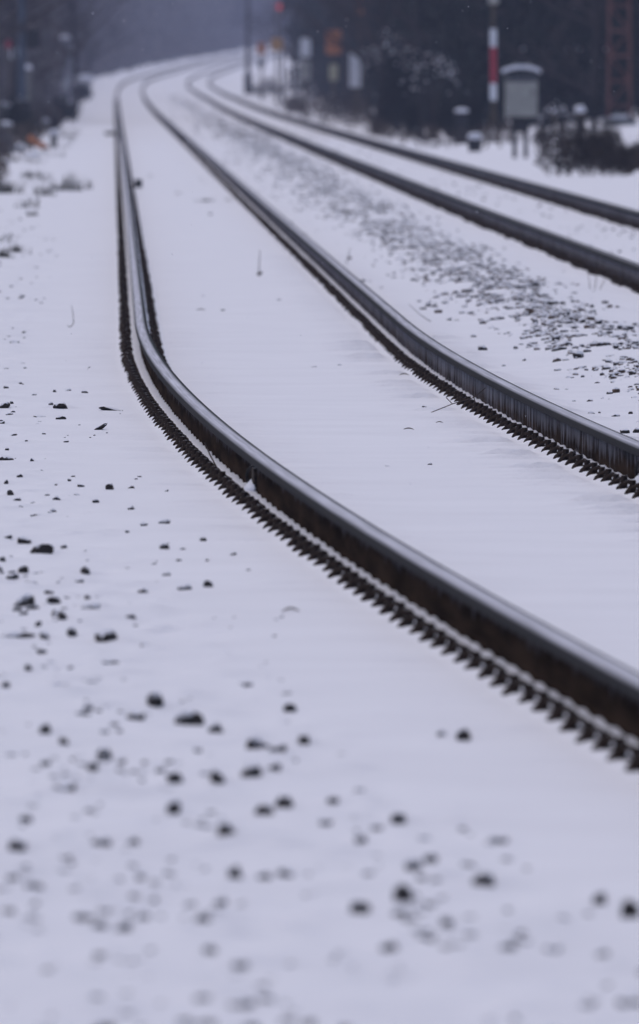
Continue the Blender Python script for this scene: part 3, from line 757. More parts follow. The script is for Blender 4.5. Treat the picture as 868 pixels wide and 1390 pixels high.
# bare trees: trunk and a crown of limbs and twigs
def tree_parts(seed, h_=11.0, low=0.12, dens=1.0):
    rr = random.Random(seed); bt = bmesh.new(); V, F = [], []
    pts = [(0, 0, -.2)]; lean = (rr.uniform(-.04, .04), rr.uniform(-.04, .04))
    for i in range(1, 9):
        t = i / 8; pts.append((lean[0] * h_ * t + rr.uniform(-.06, .06), lean[1] * h_ * t + rr.uniform(-.06, .06), h_ * .9 * t))
    rad = [0.16 * h_ / 11 * (1 - .85 * i / 8) for i in range(9)]
    add_tube(bt, pts, rad, 8)
    bl = bmesh.new()
    rnd = np.random.RandomState(seed)
    nl = int(26 * dens)
    for i in range(nl):
        t = rr.uniform(low, .95); k = min(int(t * 8), 7); f = t * 8 - k
        p = Vector(pts[k]).lerp(Vector(pts[k + 1]), f); a = rr.uniform(0, 6.28); L = h_ * .26 * (1.15 - t) * rr.uniform(.7, 1.3) + .5
        dr = Vector((math.cos(a), math.sin(a), rr.uniform(.25, .9))).normalized()
        q1 = p + dr * L * .5 + Vector((0, 0, rr.uniform(-.1, .2))); q2 = p + dr * L + Vector((0, 0, L * .15))
        r0 = rad[k] * .38 + .008
        add_tube(bl, [p, q1, q2], [r0, r0 * .6, r0 * .2], 4)
        for j in range(9):
            b0 = p.lerp(q2, rr.uniform(.25, 1)); a2 = rr.uniform(0, 6.28)
            d2 = (dr * .6 + Vector((math.cos(a2), math.sin(a2), rr.uniform(-.2, .9))) * .7).normalized(); l2 = L * rr.uniform(.2, .45)
            b1 = b0 + d2 * l2
            add_tube(bl, [b0, b0.lerp(b1, .5) + Vector((0, 0, .03)), b1], [r0 * .3, r0 * .2, .004], 3)
            for m_ in range(8):
                c0 = b0.lerp(b1, rr.uniform(.2, 1)); d3 = (d2 + Vector((rr.gauss(0, .7), rr.gauss(0, .7), rr.gauss(0, .6)))).normalized(); c1 = c0 + d3 * rr.uniform(.2, .55)
                s3 = d3.cross(Vector((rr.gauss(0, 1), rr.gauss(0, 1), rr.gauss(0, 1)))).normalized() * .011
                n = len(V); V.extend([c0 - s3, c0 + s3, c1]); F.append([n, n + 1, n + 2])
    mt = bpy.data.meshes.new('trunk'); bmesh.ops.recalc_face_normals(bt, faces=bt.faces); bt.to_mesh(mt); bt.free(); mt.materials.append(M['bark'])
    # limbs and fine twigs go into one crown mesh
    for i in range(0, len(V), 3):
        vs = [bl.verts.new(v) for v in V[i:i + 3]]; bl.faces.new(vs)
    mc = bpy.data.meshes.new('crown'); bl.to_mesh(mc); bl.free(); mc.materials.append(M['twigs'])
    return mt, mc
TREES = [tree_parts(11, 11), tree_parts(12, 9, .06, 1.2), tree_parts(13, 13, .1), tree_parts(14, 8, .04, 1.3)]
def tree(px, d, label, k, scale=1.0, rz=0.0, group=None, x=None):
    x = (px - 434) * d / F_PX if x is None else x
    r_ = empty('bare_tree', (x, d, gz(x, d)), rz); tag(r_, label, 'tree', group); r_.scale = (scale,) * 3
    for nm, me in zip(('trunk', 'crown'), TREES[k]):
        o = bpy.data.objects.new(nm, me); C.objects.link(o); o.parent = r_
    return r_
RL = ['left of the evergreen shrubs', 'behind the flat topped evergreen shrub', 'right behind the rounded evergreen shrub', 'between the evergreen shrubs and the signal mast', 'just left of the signal mast', 'just right of the signal mast, above the cabinet', 'right of the cabinet roof, nearest to it',
    'behind the dark shed', 'just left of the lattice mast', 'seen through the lattice mast', 'outside the right edge, nearest to the frame', 'behind the whitish board', 'beside the largest orange board', 'far behind the flat topped evergreen shrub', 'between the pale plates and the red lamp', 'behind the ochre board',
    'far behind the rounded evergreen shrub', 'far behind the signal mast', 'far behind the cabinet', 'far behind the lattice mast', 'well outside the right edge, farther one', 'well outside the right edge, nearer one']
RL = ['bare tree in the right hand wood, ' + q for q in RL]
LL = ['', 'right of the small pale box', 'at the left edge above the red disc', 'outside the left edge, farther one', 'behind the bent snowy stump', 'at the far bend, tallest', 'behind the dark signal box', 'behind the red disc, far back', 'outside the left edge, nearer one', 'between the stump and the far bend', 'in the haze at the inside of the far bend']
LL = ['bare tree on the left, ' + q for q in LL]
GR = 'bare trees along the right of the line'; GL = 'bare trees along the left of the line'
for i, (px, d, k, s_) in enumerate([(520, 470, 0, 1), (560, 520, 1, 1), (600, 455, 2, 1), (628, 560, 3, 1), (655, 430, 1, .9), (705, 480, 0, 1), (745, 420, 2, .8),
        (775, 520, 3, 1), (808, 400, 1, .9), (845, 470, 0, 1), (880, 430, 2, 1), (500, 600, 1, 1), (470, 720, 2, 1), (540, 700, 0, 1), (430, 900, 1, 1), (400, 1000, 0, 1), (590, 660, 3, 1), (690, 620, 2, 1), (760, 640, 0, 1), (830, 600, 1, 1), (920, 520, 0, 1), (965, 470, 1, 1)]):
    tree(px, d, RL[i], k, s_, i * 1.3, GR)
for i, (px, d, k, s_) in enumerate([(103, 760, 2, 1), (60, 620, 0, 1), (20, 520, 1, .9), (-20, 450, 2, 1), (78, 900, 3, 1), (120, 1200, 0, 1), (45, 760, 1, 1), (5, 650, 3, 1), (-60, 400, 0, 1), (90, 1100, 1, 1), (135, 1500, 2, 1)]):
    if i == 0: tree(px, d, 'slim brownish bare trunk standing nearest to the far bend on the left', k, s_, 0.4)
    else: tree(px, d, LL[i], k, s_, i * 1.1, GL)

# far-off woods, each read as one mass
def wood(label, x0, x1, d0, d1, h_, n, size, seed, mat, trunks=120, xf=None):
    rnd = np.random.RandomState(seed)
    xs = rnd.uniform(0, 1, n); ds = rnd.uniform(d0, d1, n)
    X = (xf(ds) if xf else 0) + x0 + (x1 - x0) * xs
    g = ground_z(X, ds)
    top = h_ * (0.75 + 0.25 * vnoise(X / 7.0, ds / 9.0, seed))
    Z = g + top * rnd.uniform(0, 1, n) ** 0.8
    a = rnd.normal(0, 1, (n, 3)); a[:, 2] *= 1.3; a /= np.linalg.norm(a, axis=1)[:, None]
    b = np.cross(a, rnd.normal(0, 1, (n, 3))); b /= np.linalg.norm(b, axis=1)[:, None]
    L = size * rnd.uniform(.6, 1.4, n)[:, None]; W_ = L * .4
    c = np.stack([X, ds, Z], -1)
    V = np.stack([c - a * L / 2, c + b * W_ / 2, c + a * L / 2, c - b * W_ / 2], 1).reshape(-1, 3)
    F = np.arange(4 * n).reshape(-1, 4)
    # trunks as slim four-sided posts
    tx = rnd.uniform(0, 1, trunks); td = rnd.uniform(d0, d1, trunks); TX = (xf(td) if xf else 0) + x0 + (x1 - x0) * tx; tz = ground_z(TX, td)
    r0 = rnd.uniform(.09, .2, trunks); th = h_ * rnd.uniform(.7, 1, trunks)
    TV = []
    for (sx, sy) in ((-1, -1), (1, -1), (1, 1), (-1, 1)):
        TV.append(np.stack([TX + sx * r0, td + sy * r0, tz - .2], -1))
    lx = rnd.normal(0, .02, trunks) * th
    for (sx, sy) in ((-1, -1), (1, -1), (1, 1), (-1, 1)):
        TV.append(np.stack([TX + lx + sx * r0 * .3, td + sy * r0 * .3, tz + th], -1))
    TV = np.stack(TV, 1).reshape(-1, 3); o8 = np.arange(trunks)[:, None, None] * 8
    TF = (np.array([[0, 1, 5, 4], [1, 2, 6, 5], [2, 3, 7, 6], [3, 0, 4, 7]])[None] + o8).reshape(-1, 4)
    o = mesh_np('woodland', np.concatenate([V, TV]), np.concatenate([F, TF + len(V)]), mat)
    tag(o, label, 'woodland', kind='stuff')
wood('distant hazy winter wood closing the view beyond the bend', -150, 190, 2750, 2950, 22, 90000, 1.1, 1, M['twigs'], 500)
wood('undergrowth edge along the outside of the far bend', -8, -3.0, 1150, 2800, 3.0, 40000, 0.55, 12, M['left_twigs'], 60, xf=XA)
wood('hazy wood beyond the far bend where the line turns away', -130, -4.5, 2250, 2800, 18, 110000, 1.0, 13, M['twigs'], 300, xf=XA)
wood('hazy wood on the left side of the far bend', -60, -3.2, 1250, 2300, 13, 120000, 0.8, 2, M['left_twigs'], 500, xf=XA)
wood('thick dark wood along the left of the line behind the brush', -22, -2.4, 640, 1250, 12, 90000, 0.55, 3, M['left_twigs'], 200, xf=XA)
wood('dark thicket along the left of the line near the tall post', -12, -2.4, 530, 640, 8, 45000, 0.4, 6, M['left_twigs'], 60, xf=XA)
wood('dark evergreen wood along the right of the line', 9.6, 30, 560, 980, 12, 120000, 0.55, 4, M['evergreen'], 200, xf=XA)
wood('dark wood behind the cabinet and the lattice mast', 8.0, 24, 415, 560, 9, 110000, 0.4, 5, M['evergreen'], 90, xf=XA)
wood('hazy wood along the right beyond the orange boards', 13, 60, 980, 1500, 14, 60000, 0.8, 7, M['twigs'], 250, xf=XA)
wood('pale hazy wood rising right of the far bend', 20, 110, 1500, 2750, 16, 70000, 1.0, 8, M['twigs'], 400, xf=XA)

def scrub(label, uf0, uf1, d0, d1, h_, n, size, seed, mat, thr=0.0):
    rnd = np.random.RandomState(seed); ds = d0 * (d1 / d0) ** rnd.rand(n); uu = rnd.rand(n); U = uf0(ds) * (1 - uu) + uf1(ds) * uu
    k = vnoise(U / .55, ds / 7.0, seed) + .6 * vnoise(U / .2, ds / 2.0, seed + 1) > thr
    ds, U = ds[k], U[k]; n = len(ds); X = XA(ds) + U
    Z = ground_z(X, ds) + h_ * rnd.rand(n) ** 2 * (0.5 + ds / d1)
    a = rnd.normal(0, 1, (n, 3)); a[:, 2] = np.abs(a[:, 2]) * 1.6 + .3; a /= np.linalg.norm(a, axis=1)[:, None]
    b = np.cross(a, rnd.normal(0, 1, (n, 3))); b /= np.linalg.norm(b, axis=1)[:, None]
    L = size * rnd.uniform(.5, 1.4, n)[:, None] * (0.5 + ds / d1)[:, None]; c = np.stack([X, ds, Z], -1)
    V = np.stack([c - a * L * .5, c + b * L * .13, c + a * L, c - b * L * .13], 1).reshape(-1, 3)
    tag(mesh_np('scrub', V, np.arange(4 * n).reshape(-1, 4), mat), label, 'scrub', kind='stuff')
K = lambda v: (lambda d: v + 0 * d)
scrub('messy brown scrub and dead grass along the snowy bank left of the line', K(-4.5), K(-1.75), 225, 660, .42, 24000, .11, 5, M['brown_bush'], .22)
scrub('thin dead grass poking through the snow along the left shoulder of the line', K(-2.0), K(-1.05), 150, 480, .07, 6000, .05, 6, M['grass'], .62)
scrub('rough brown scrub on the snowy verge between the farthest rail and the wood', lambda d: OFF2(d) + 2.2, lambda d: OFF2(d) + 5.5, 370, 750, .34, 20000, .11, 7, M['brown_bush'], .38)

# shrubs one can tell apart
def bush_at(px, pybase, wpx, hpx, mat, label, n=1500, leaf_=.05, seed=0, snowtop=0, depth=None, d=None, name='shrub', group=None):
    if d is None: x, d, z, s = pt(px, pybase)
    else: s = F_PX / d; x = (px - 434) / s
    zb = CAM_Z - (pybase - 100) / s
    return bush(name, x, d, wpx / s, (hpx) / s, mat, label, 'shrub', n, leaf_, seed, depth, snowtop, group, min(zb, gz(x, d)) if zb < gz(x, d) + .02 else gz(x, d))
bush_at(800, 238, 150, 84, M['brown_bush'], 'wide brown leafless bush at the right edge beside the farthest rail', 15000, .045, 1, depth=.7)
bush_at(870, 228, 60, 62, M['brown_bush'], 'brown twiggy bush cut by the right edge, taller neighbour of the wide one', 6000, .045, 2, depth=.6)
bush_at(530, 182, 85, 128, M['evergreen'], 'tall dark evergreen shrub left of the signal mast, flat snowy top', 5200, .07, 3, snowtop=3, depth=1.2)
bush_at(590, 190, 80, 112, M['evergreen'], 'rounded dark evergreen shrub nearest the signal mast, snow on its crown', 5000, .07, 4, snowtop=2, depth=1.2)
bush_at(640, 195, 60, 90, M['evergreen'], 'dark evergreen shrub behind the snow capped box at the mast', 3200, .07, 5, depth=1.0, d=400)
bush_at(755, 190, 60, 60, M['brown_bush'], 'low brown bush behind the cabinet legs', 2200, .05, 7, depth=.8, d=345, snowtop=2)
bush_at(470, 165, 70, 60, M['twigs'], 'grey brush below the white panel beyond the rails', 2200, .06, 8, depth=1.0, d=620)
bush_at(420, 150, 80, 40, M['twigs'], 'grey brush under the two white plates', 2200, .07, 9, depth=1.0, d=760)
bush_at(370, 125, 60, 34, M['twigs'], 'hazy brush at the foot of the orange boards', 1600, .09, 10, depth=1.2, d=950)
for i, (px, py, wp, hp, d) in enumerate([(15, 190, 70, 70, 400), (60, 178, 50, 60, 470), (-10, 215, 60, 60, 330), (85, 165, 40, 55, 560), (40, 160, 60, 70, 520), (100, 145, 36, 45, 700), (75, 130, 50, 60, 760), (20, 140, 60, 80, 600), (-30, 170, 60, 90, 440), (110, 125, 34, 30, 880)]):
    bush_at(px, py, wp, hp, M['left_twigs'] if i % 3 else M['evergreen'], ['dark brush at the foot of the tall blue grey post', 'brush just right of the tall blue grey post', 'brush at the very left edge, nearest of the brush', 'brush above the snow capped marker stone',
        'dark brush behind the tall post on the left', 'small brush close to the far rails on the left', 'brush under the pale snowy stump', 'brush below the small red sign', 'brush partly outside the left edge of the view', 'farthest small brush on the left before the bend'][i], 1800, .05 + .00006 * d, 30 + i, depth=1.2, d=d, snowtop=[0, 0, 0, 1, 0, 1, 0, 0, 0, 2][i])

# ------------------------------------------------------------------ lineside things, right
def at(px, py, d):
    s = F_PX / d; return (px - 434) / s, CAM_Z - (py - 100) / s, s
def snow_blob(name, cx, cy, cz, sx, sy, sz, parent, seed=0):
    bm = bmesh.new(); bmesh.ops.create_icosphere(bm, subdivisions=3, radius=1.0)
    for v in bm.verts:
        q = 1 + .12 * mnoise.noise(v.co * 1.7 + Vector((seed, 0, 0)))
        z_ = v.co.z * (1.0 if v.co.z > 0 else .25)
        v.co = Vector((cx + math.copysign(abs(v.co.x) ** .7, v.co.x) * sx * q, cy + math.copysign(abs(v.co.y) ** .7, v.co.y) * sy * q, cz + z_ * sz * q))
    return bm_obj(name, bm, M['snow'], parent, smooth=True)

# red and white signal mast
x, zb, s = at(670, 202, 362); zb = gz(x, 362)
mast = empty('signal_mast', (x, 362, zb)); tag(mast, 'tall signal mast with a white, red and white board on splayed brown legs', 'signal mast')
bm = bmesh.new(); add_cyl(bm, (0, 0, .45), (0, 0, 6.2), .052, .040, 10); bm_obj('post', bm, M['mast_brown'], mast)
for k, (a, b) in enumerate([(-1, -1), (1, -1), (-1, 1), (1, 1)]):
    bm = bmesh.new(); add_tube(bm, [(a * .17, b * .17, -.1), (a * .12, b * .12, .15), (a * .045, b * .045, .75)], [.028, .026, .022], 6); bm_obj('leg', bm, M['mast_brown'], mast)
bd = bmesh.new(); add_box(bd, 0, -.062, 1.74, .135, .012, 1.50); board = bm_obj('mast_board', bd, M['white'], mast)
bm = bmesh.new(); add_box(bm, 0, -.072, 1.73, .128, .010, .76); bm_obj('red_band', bm, M['red'], board)
bm = bmesh.new(); add_box(bm, 0, -.10, 3.12, .22, .16, .22, bevel=.02); lm = bm_obj('lamp_box', bm, M['cream'], mast)
bm = bmesh.new(); add_box(bm, 0, -.02, 5.2, .55, .08, 1.3, bevel=.03); sh = bm_obj('signal_head', bm, M['dark_box'], mast)
for k in (-.35, .05, .4):
    bm = bmesh.new(); add_cyl(bm, (0, -.065, 5.2 + k), (0, -.16, 5.2 + k), .11, .12, 14); bm_obj('lamp_hood', bm, M['dark_box'], sh)

# cabinet with curved snowy roof on a dark stand
x, d, z, s = pt(708, 214); zc = z
cab = empty('lineside_cabinet', (x, d, z)); tag(cab, 'pale cabinet with curved snow covered roof on dark legs beside the signal mast', 'cabinet')
def zpx(y): return (214 - y) / s
w_ = 44 / s; zt, zbm = zpx(101), zpx(158)
bm = bmesh.new(); add_box(bm, 0, 0, (zt + zbm) / 2, w_, .42, zt - zbm, bevel=.012); body = bm_obj('body', bm, M['cream'], cab)
bm = bmesh.new(); add_box(bm, 0, -.213, zpx(133), w_ * .90, .012, 42 / s, bevel=.004); dr_ = bm_obj('door', bm, M['cream'], cab)
bm = bmesh.new(); add_box(bm, 0, -.212, zpx(106), w_ * .98, .014, 9 / s, bevel=.004); bm_obj('dark_top_band', bm, M['greybox'], cab)  # darker grey band across the top of the cabinet front
bm = bmesh.new(); add_box(bm, w_ * .33, -.228, zpx(124), .02, .018, .08); bm_obj('handle', bm, M['dark_box'], dr_)
for k in range(3):
    pass
bm = bmesh.new(); N = 12
prof = [(math.sin((i / N * 2 - 1) * .85) / math.sin(.85), math.cos((i / N * 2 - 1) * .85)) for i in range(N + 1)]
def arch(bm, hw, dy, z0, rise, th):
    c0 = math.cos(.85); A = []
    for (px_, cz) in prof:
        zz = z0 + (cz - c0) / (1 - c0) * rise
        A.append([bm.verts.new((px_ * hw, yy, zz + q)) for yy in (-dy, dy) for q in (0, th)])
    for i in range(N):
        a, b = A[i], A[i + 1]
        bm.faces.new((a[0], b[0], b[1], a[1])); bm.faces.new((a[2], a[3], b[3], b[2])); bm.faces.new((a[1], b[1], b[3], a[3])); bm.faces.new((a[0], a[2], b[2], b[0]))
    for q in (A[0], A[-1]): bm.faces.new((q[0], q[1], q[3], q[2]))
arch(bm, 27 / s, .27, zpx(101), 6 / s, .02); roof = bm_obj('roof', bm, M['dark_box'], cab)
bm = bmesh.new(); arch(bm, 26.5 / s, .265, zpx(101) + .021, 6.5 / s, .075)
bm_obj('snow_layer', bm, M['snow'], roof)
for k in (-8, 10):
    bm = bmesh.new(); add_cyl(bm, (k / s, 0, zpx(95)), (k / s, 0, zpx(85)), .035, .03, 10); kn = bm_obj('vent_cap', bm, M['cream'], roof)
bm = bmesh.new(); add_box(bm, -1 / s, 0, zpx(168), 22 / s, .22, 22 / s, bevel=.01); bm_obj('plinth', bm, M['dark_box'], cab)
for k in (-9, 6):
    bm = bmesh.new(); add_box(bm, k / s, 0, zpx(196), 6 / s, .10, 44 / s, bevel=.006); bm_obj('leg', bm, M['roof_dark'], cab)

# lattice mast
x, zb, s = at(841, 160, 400); zb = min(zb, gz(x, 400)); zb = gz(x, 400)
lat = empty('lattice_mast', (x, 400, zb)); tag(lat, 'red brown steel lattice mast rising out of the picture at the right edge', 'mast')
HM = 9.0; hwb = 15 / s
def hw(z_): return hwb * (1 - .25 * z_ / HM)
for a in (-1, 1):
    for b in (-1, 1):
        bm = bmesh.new(); add_box(bm, 0, 0, .5, 1, 1, 1)
        for v in bm.verts:
            z_ = v.co.z * HM; h0 = hw(z_); v.co = Vector((a * h0 + v.co.x * .075, b * h0 + v.co.y * .075, z_ - .1))
        bm_obj('leg', bm, M['rust'], lat)
bm = bmesh.new(); z_ = .45; zig = 1
while z_ < HM - .6:
    h0 = hw(z_); h1 = hw(z_ + .58)
    for b in (-1, 1):
        add_box(bm, 0, b * h0, z_, 2 * h0, .012, .07); add_box(bm, b * h0, 0, z_, .012, 2 * h0, .07)
        add_tube(bm, [(-zig * h0, b * (h0 + .012), z_), (zig * h1, b * (h1 + .012), z_ + .58)], .020, 4)
        add_tube(bm, [(b * (h0 + .012), -zig * h0, z_), (b * (h1 + .012), zig * h1, z_ + .58)], .020, 4)
    zig = -zig; z_ += .58
bm_obj('bracing', bm, M['rust'], lat)
bm = bmesh.new(); add_box(bm, 0, 0, .02, .78, .78, .3, bevel=.03); bs = bm_obj('concrete_base', bm, M['concrete'], lat)
snow_blob('snow_cap', 0, 0, .17, .28, .28, .08, bs, 3)

def capped_box(px, ytop, ybase, wpx, d, label, mat, name='lineside_box', capw=1.1, cap=8, cat='box', door=True, bm_extra=None):
    x, zb, s = at(px, ybase, d); g = gz(x, d); zt = CAM_Z - (ytop - 100) / s; h_ = max(zt - g, .12)
    e = empty(name, (x, d, g)); tag(e, label, cat)
    w2 = wpx / s
    bm = bmesh.new(); add_box(bm, 0, 0, h_ / 2 - .02, w2, w2 * .8, h_, bevel=min(.02, w2 * .1)); b_ = bm_obj('housing', bm, mat, e)
    if door:
        bm = bmesh.new(); add_box(bm, 0, -w2 * .4 - .006, h_ * .5, w2 * .7, .012, h_ * .6); bm_obj('lid_panel', bm, M['dark_box'], b_)
    snow_blob('snow_cap', 0, 0, h_ - .02, w2 * .5 * capw, w2 * .45 * capw, cap / s, e, px)
    return e
capped_box(645, 186, 206, 18, 350, 'low dark box with a bright snow cap left of the signal mast legs', M['dark_box'])
capped_box(627, 150, 196, 18, 385, 'taller dark box with a thin snow cap, upper left of the low one', M['dark_box'], cap=5)
capped_box(788, 150, 185, 14, 345, 'greenish post with a snow cap between the cabinet and the lattice mast', M['mast_brown'], 'marker_post', cap=9, cat='post')
capped_box(752, 150, 190, 6, 372, 'slim dark post behind the cabinet', M['mast_brown'], 'marker_post', cap=3, cat='post', door=False)

def sign(px, py, wpx, hpx, d, mat, label, name='signal_board', postmat=None, ytop=None, backs=True, plate2=None, cat='sign'):
    x, z_, s = at(px, py, d); g = gz(x, d)
    e = empty(name, (x, d, g)); tag(e, label, cat)
    zc = z_ - g; w2, h2 = wpx / s, hpx / s
    top = zc + h2 / 2 + .1 if ytop is None else (CAM_Z - (ytop - 100) / s - g)
    bm = bmesh.new(); add_cyl(bm, (0, .05, -.1), (0, .05, top), .055, .05, 8); bm_obj('post', bm, postmat or M['mast_brown'], e)
    bm = bmesh.new(); add_box(bm, 0, -.02, zc, w2, .03, h2, bevel=.01); bm_obj('plate', bm, mat, e)
    if plate2:
        for (dy, w3, h3, m3) in plate2:
            bm = bmesh.new(); add_box(bm, 0, -.02, zc - dy / s, w3 / s, .03, h3 / s, bevel=.01); bm_obj('plate', bm, m3, e)
    return e
sign(355, 65, 12, 15, 900, M['orange'], 'orange red board on a post, smallest and leftmost of the orange boards', plate2=[(22, 9, 9, M['greybox'])])
sign(376, 60, 16, 17, 840, M['ochre'], 'dull orange board on a thin post, second orange board from the left', ytop=-30)
sign(415, 64, 14, 25, 700, M['white'], 'post with two pale plates, one above the other', plate2=[(31, 14, 25, M['cream'])])
sign(453, 57, 20, 32, 640, M['orange'], 'largest orange board with a pale yellow plate below it', plate2=[(41, 11, 22, M['paleyellow'])])
sign(482, 95, 15, 46, 560, M['white'], 'tall narrow whitish board left of the evergreen shrubs', 'tall_board')
sign(488, 8, 9, 22, 600, M['orange'], 'dim rusty board high up above the whitish panel', ytop=-12)
# hazy colour light signal with its red lamp
def post(px, ybase, wpx, d, h_, label, mat, name='line_pole', base=None):
    x, zb, s = at(px, ybase, d); g = gz(x, d)
    e = empty(name, (x, d, g)); tag(e, label, 'pole')
    bm = bmesh.new(); add_cyl(bm, (0, 0, -.2), (0, 0, h_), wpx / s / 2, wpx / s / 2 * .7, 10); bm_obj('shaft', bm, mat, e)
    bm = bmesh.new(); add_box(bm, 0, 0, h_ * .93, wpx / s * 5, wpx / s * .5, wpx / s * .5, bevel=.01); bm_obj('crossarm', bm, mat, e)
    if base:
        bm = bmesh.new(); add_box(bm, 0, 0, base[1] / s / 2, base[0] / s, base[0] / s, base[1] / s, bevel=.03); bm_obj('base_box', bm, M['dark_box'], e)
    return e, s
e, s = post(337, 110, 7, 1000, 8.0, 'tall thin pole at the inside of the far bend, dark box at its foot', M['pole_grey'], base=(11, 28))
e, s = post(384, 110, 5, 860, 4.6, 'thin pole carrying a small red lamp at the top edge of the view', M['pole_grey'], 'signal_pole')
zz = CAM_Z - (9 - 100) / s - e.location.z
bm = bmesh.new(); add_box(bm, 4 / s, 0, zz + 6 / s, 12 / s, .2, 26 / s, bevel=.02); hd = bm_obj('signal_head', bm, M['dark_box'], e)
lampm, n, l, b = new_mat('red_signal_lamp'); b.inputs['Base Color'].default_value = (.5, .03, .04, 1); b.inputs['Emission Color'].default_value = (1, .12, .12, 1); b.inputs['Emission Strength'].default_value = 0.45
bm = bmesh.new(); add_cyl(bm, (-6 / s, -.12, zz), (-6 / s, -.16, zz), 4.5 / s, 4.5 / s, 14); bm_obj('red_lamp', bm, lampm, e)

# low shed with a snowy roof edge behind the cabinet
x, zb, s = at(775, 110, 425); g = gz(x, 425)
shed = empty('shed', (x, 425, g)); tag(shed, 'low dark shed with snow on its roof edge, dimly seen behind the cabinet', 'shed')
zt = CAM_Z - (72 - 100) / s - g
bm = bmesh.new(); add_box(bm, 0, 1.2, zt / 2 - .1, 2.3, 2.0, zt); wl = bm_obj('wall', bm, M['roof_dark'], shed)
bm = bmesh.new(); add_box(bm, 0, 1.2, zt + .02, 2.5, 2.3, .08); rf = bm_obj('roof', bm, M['roof_dark'], shed)
bm = bmesh.new(); add_box(bm, -.1, 1.2, zt + .11, 2.4, 2.2, .10, bevel=.04); bm_obj('snow_layer', bm, M['snow'], rf)
bm = bmesh.new(); add_box(bm, -.4, .185, zt * .45, .7, .03, zt * .8); bm_obj('door', bm, M['dark_box'], shed)

# ------------------------------------------------------------------ lineside things, left
e, s = post(30, 190, 11, 420, 6.5, 'tall blue grey steel post in the brush on the left', M['blue_steel'], base=(24, 52))
zz = CAM_Z - (52 - 100) / s - e.location.z
bm = bmesh.new(); add_box(bm, 15 / s, 0, zz, 19 / s, .22, 26 / s, bevel=.02); hb = bm_obj('signal_box', bm, M['dark_box'], e)
bm = bmesh.new(); add_box(bm, 6 / s, 0, zz, 12 / s, .05, 4 / s); bm_obj('bracket', bm, M['blue_steel'], e)
# red round-topped sign with pale plate
x, z_, s = at(13, 60, 520); g = gz(x, 520)
e = empty('warning_sign', (x, 520, g)); tag(e, 'small red disc over a pinkish white plate at the left edge', 'sign')
bm = bmesh.new(); add_cyl(bm, (0, .05, -.1), (0, .05, z_ - g + .1), .04, .035, 8); bm_obj('post', bm, M['mast_brown'], e)
bm = bmesh.new(); add_cyl(bm, (0, 0, z_ - g), (0, -.03, z_ - g), 6 / s, 6 / s, 18); bm_obj('red_disc', bm, M['red'], e)
bm = bmesh.new(); add_box(bm, 7 / s, -.02, z_ - g - 12 / s, 13 / s, .03, 15 / s, bevel=.008); bm_obj('plate', bm, M['white'], e)
# snowy bent stump (arched shape) on the left
x, z_, s = at(88, 110, 640); g = gz(x, 640)
e = empty('snowy_stump', (x, 640, g)); tag(e, 'pale bent tree stump plastered with snow, left of the far bend', 'tree stump')
k = lambda a, b: (a / s, 0, CAM_Z - (b - 100) / s - g)
bm = bmesh.new(); add_tube(bm, [k(2, 150), k(3, 112), k(7, 86), k(9, 66), k(4, 55), (-5 / s, 0, k(0, 52)[2])], [6 / s, 6 / s, 5 / s, 5 / s, 5 / s, 3.5 / s], 10)
tr = bm_obj('trunk', bm, simple('snow_plastered_bark', (0.30, 0.30, 0.34), .9, .3, 4), e)
snow_blob('snow_cap', 1 / s, 0, k(0, 51)[2], 8 / s, 6 / s, 4 / s, e, 2)
# snow-capped markers, boards and blocks in the left bank
capped_box(73, 180, 192, 9, 372, 'short marker stone with a round snow cap beside the left bank', M['concrete'], 'marker_stone', cap=6, cat='marker', door=False, capw=1.35)
capped_box(8, 143, 160, 15, 450, 'snow topped block at the left edge, left one of two side by side', M['concrete'], 'concrete_block', cap=6, cat='block', door=False)
capped_box(27, 143, 160, 10, 450, 'smaller snow topped block, right one of two side by side', M['concrete'], 'concrete_block', cap=6, cat='block', door=False)
capped_box(8, 168, 182, 17, 395, 'low snow topped block at the left edge beneath the pair', M['concrete'], 'concrete_block', cap=5, cat='block', door=False)
capped_box(38, 92, 130, 11, 500, 'pale snow capped box on the dark bank right of the red sign', M['concrete'], 'cable_box', cap=6, cat='box', door=False)
capped_box(88, 138, 150, 18, 620, 'snow topped low block in the brush close to the far rails', M['concrete'], 'concrete_block', cap=5, cat='block', door=False)
capped_box(62, 164, 178, 10, 470, 'small snow topped block behind the marker stone', M['concrete'], 'concrete_block', cap=5, cat='block', door=False)
capped_box(116, 108, 125, 16, 950, 'snow heaped block farthest up the left side', M['concrete'], 'concrete_block', cap=8, cat='block', door=False, capw=1.5)
x, d, z, s = pt(52, 202)
bm = bmesh.new(); rot = Matrix.Rotation(R(32), 3, 'Y'); add_box(bm, 0, 0, .12, 32 / s, .16, .13, rot, bevel=.015)
o = bm_obj('timber_board', bm, M['orange'], None, (x, d, z)); tag(o, 'orange brown weathered board lying aslant on the left bank', 'board')
# snow heaps on the left bank
for i, (px, py, wp, hp, lb) in enumerate([(22, 205, 30, 12, 'larger snow heap on the left bank under the tall post'), (44, 212, 22, 8, 'snow heap beside the slanting orange brown board'), (5, 222, 20, 8, 'snow heap at the left edge low on the bank')]):
    x, d, z, s = pt(px, py)
    o = snow_blob('snow_heap', 0, 0, 0, wp / s / 2, .35, hp / s, None, i); o.location = (x, d, z - .01); tag(o, lb, 'snow heap')
for i, (px, py, wp, hp, lb) in enumerate([(16, 218, 18, 10, 'dark tangle of brush between the snow heaps at the left edge'), (38, 216, 14, 6, 'little dark tangle under the orange brown board')]):
    x, d, z, s = pt(px, py)
    blades('brush_tangle', x, d, 50, wp / s * .6, hp / s, M['grass'], lb, 'brush', 1.2 / s, 60 + i)

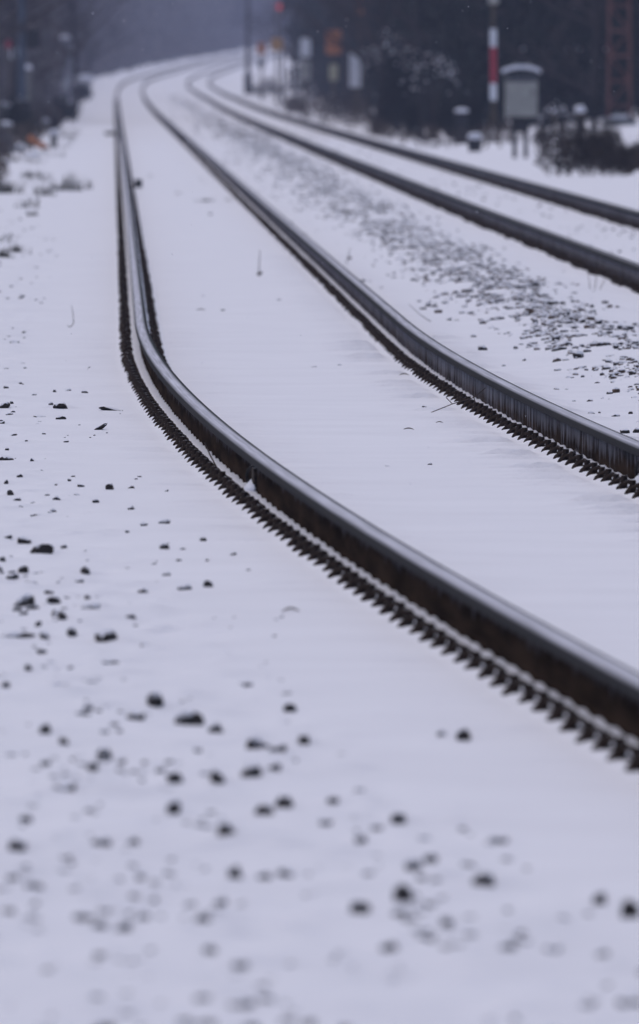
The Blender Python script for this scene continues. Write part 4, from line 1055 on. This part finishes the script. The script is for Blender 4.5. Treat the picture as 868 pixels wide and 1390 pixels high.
# small boxes by the near rail
x, d, z, s = pt(188, 256)
e = empty('wheel_sensor', (x, d, z)); tag(e, 'small dark sensor box standing right beside the nearest rail', 'sensor')
bm = bmesh.new(); add_box(bm, 0, 0, .075, .105, .12, .12, bevel=.012); bm_obj('housing', bm, M['dark_box'], e)
bm = bmesh.new(); add_tube(bm, [(-.02, 0, .05), (-.06, 0, .03), (-.10, .02, .02)], .014, 6); bm_obj('cable', bm, M['dark_box'], e)
x, d, z, s = pt(150, 183)
e = empty('track_magnet', (x, d, z)); tag(e, 'low brown yellow track box left of the nearest rail, far up the line', 'track box')
bm = bmesh.new(); add_box(bm, 0, 0, .05, .30, .5, .10, bevel=.02); bm_obj('housing', bm, simple('yellow_brown_housing', (.10, .075, .04), .8, .3, 6, snow=.9), e)
bm = bmesh.new(); add_box(bm, .17, 0, .03, .10, .06, .03); bm_obj('bracket', bm, M['dark_box'], e)

# fine snow falling
rf_ = np.random.RandomState(9); nf = 1400
fd = rf_.uniform(45, 420, nf); fx = rf_.uniform(-.022, .022, nf) * fd; fz = CAM_Z + rf_.uniform(-.028, .008, nf) * fd; kf = fz > ground_z(fx, fd) + .02
fd, fx, fz = fd[kf], fx[kf], fz[kf]; nf = len(fd)
ov = np.array([(1, 0, 0), (-1, 0, 0), (0, 1, 0), (0, -1, 0), (0, 0, 1), (0, 0, -1)], float); of = np.array([(0, 2, 4), (2, 1, 4), (1, 3, 4), (3, 0, 4), (2, 0, 5), (1, 2, 5), (3, 1, 5), (0, 3, 5)])
fr_ = rf_.uniform(.0012, .0028, nf)
FV = (np.stack([fx, fd, fz], -1)[:, None, :] + ov[None] * fr_[:, None, None]).reshape(-1, 3)
tag(mesh_np('falling_snow', FV, (of[None] + (np.arange(nf) * 6)[:, None, None]).reshape(-1, 3), M['snow']), 'tiny flakes of snow falling over the line', 'falling snow', kind='stuff')

# ------------------------------------------------------------------ haze: one box of even, thin snow haze round everything
def haze():
    bm = bmesh.new(); add_box(bm, 0, 2650, 18.0, 9600, 6400, 42)
    m = bpy.data.materials.new('haze'); m.use_nodes = True; n = m.node_tree.nodes; n.clear()
    out = n.new('ShaderNodeOutputMaterial'); pv = n.new('ShaderNodeVolumePrincipled')
    pv.inputs['Color'].default_value = (.66, .72, 1, 1); pv.inputs['Density'].default_value = 0.00016
    m.node_tree.links.new(pv.outputs[0], out.inputs['Volume'])
    o = bm_obj('haze', bm, m); tag(o, 'thin cold haze of fine snow in the air over the line', 'haze', kind='stuff')
haze()
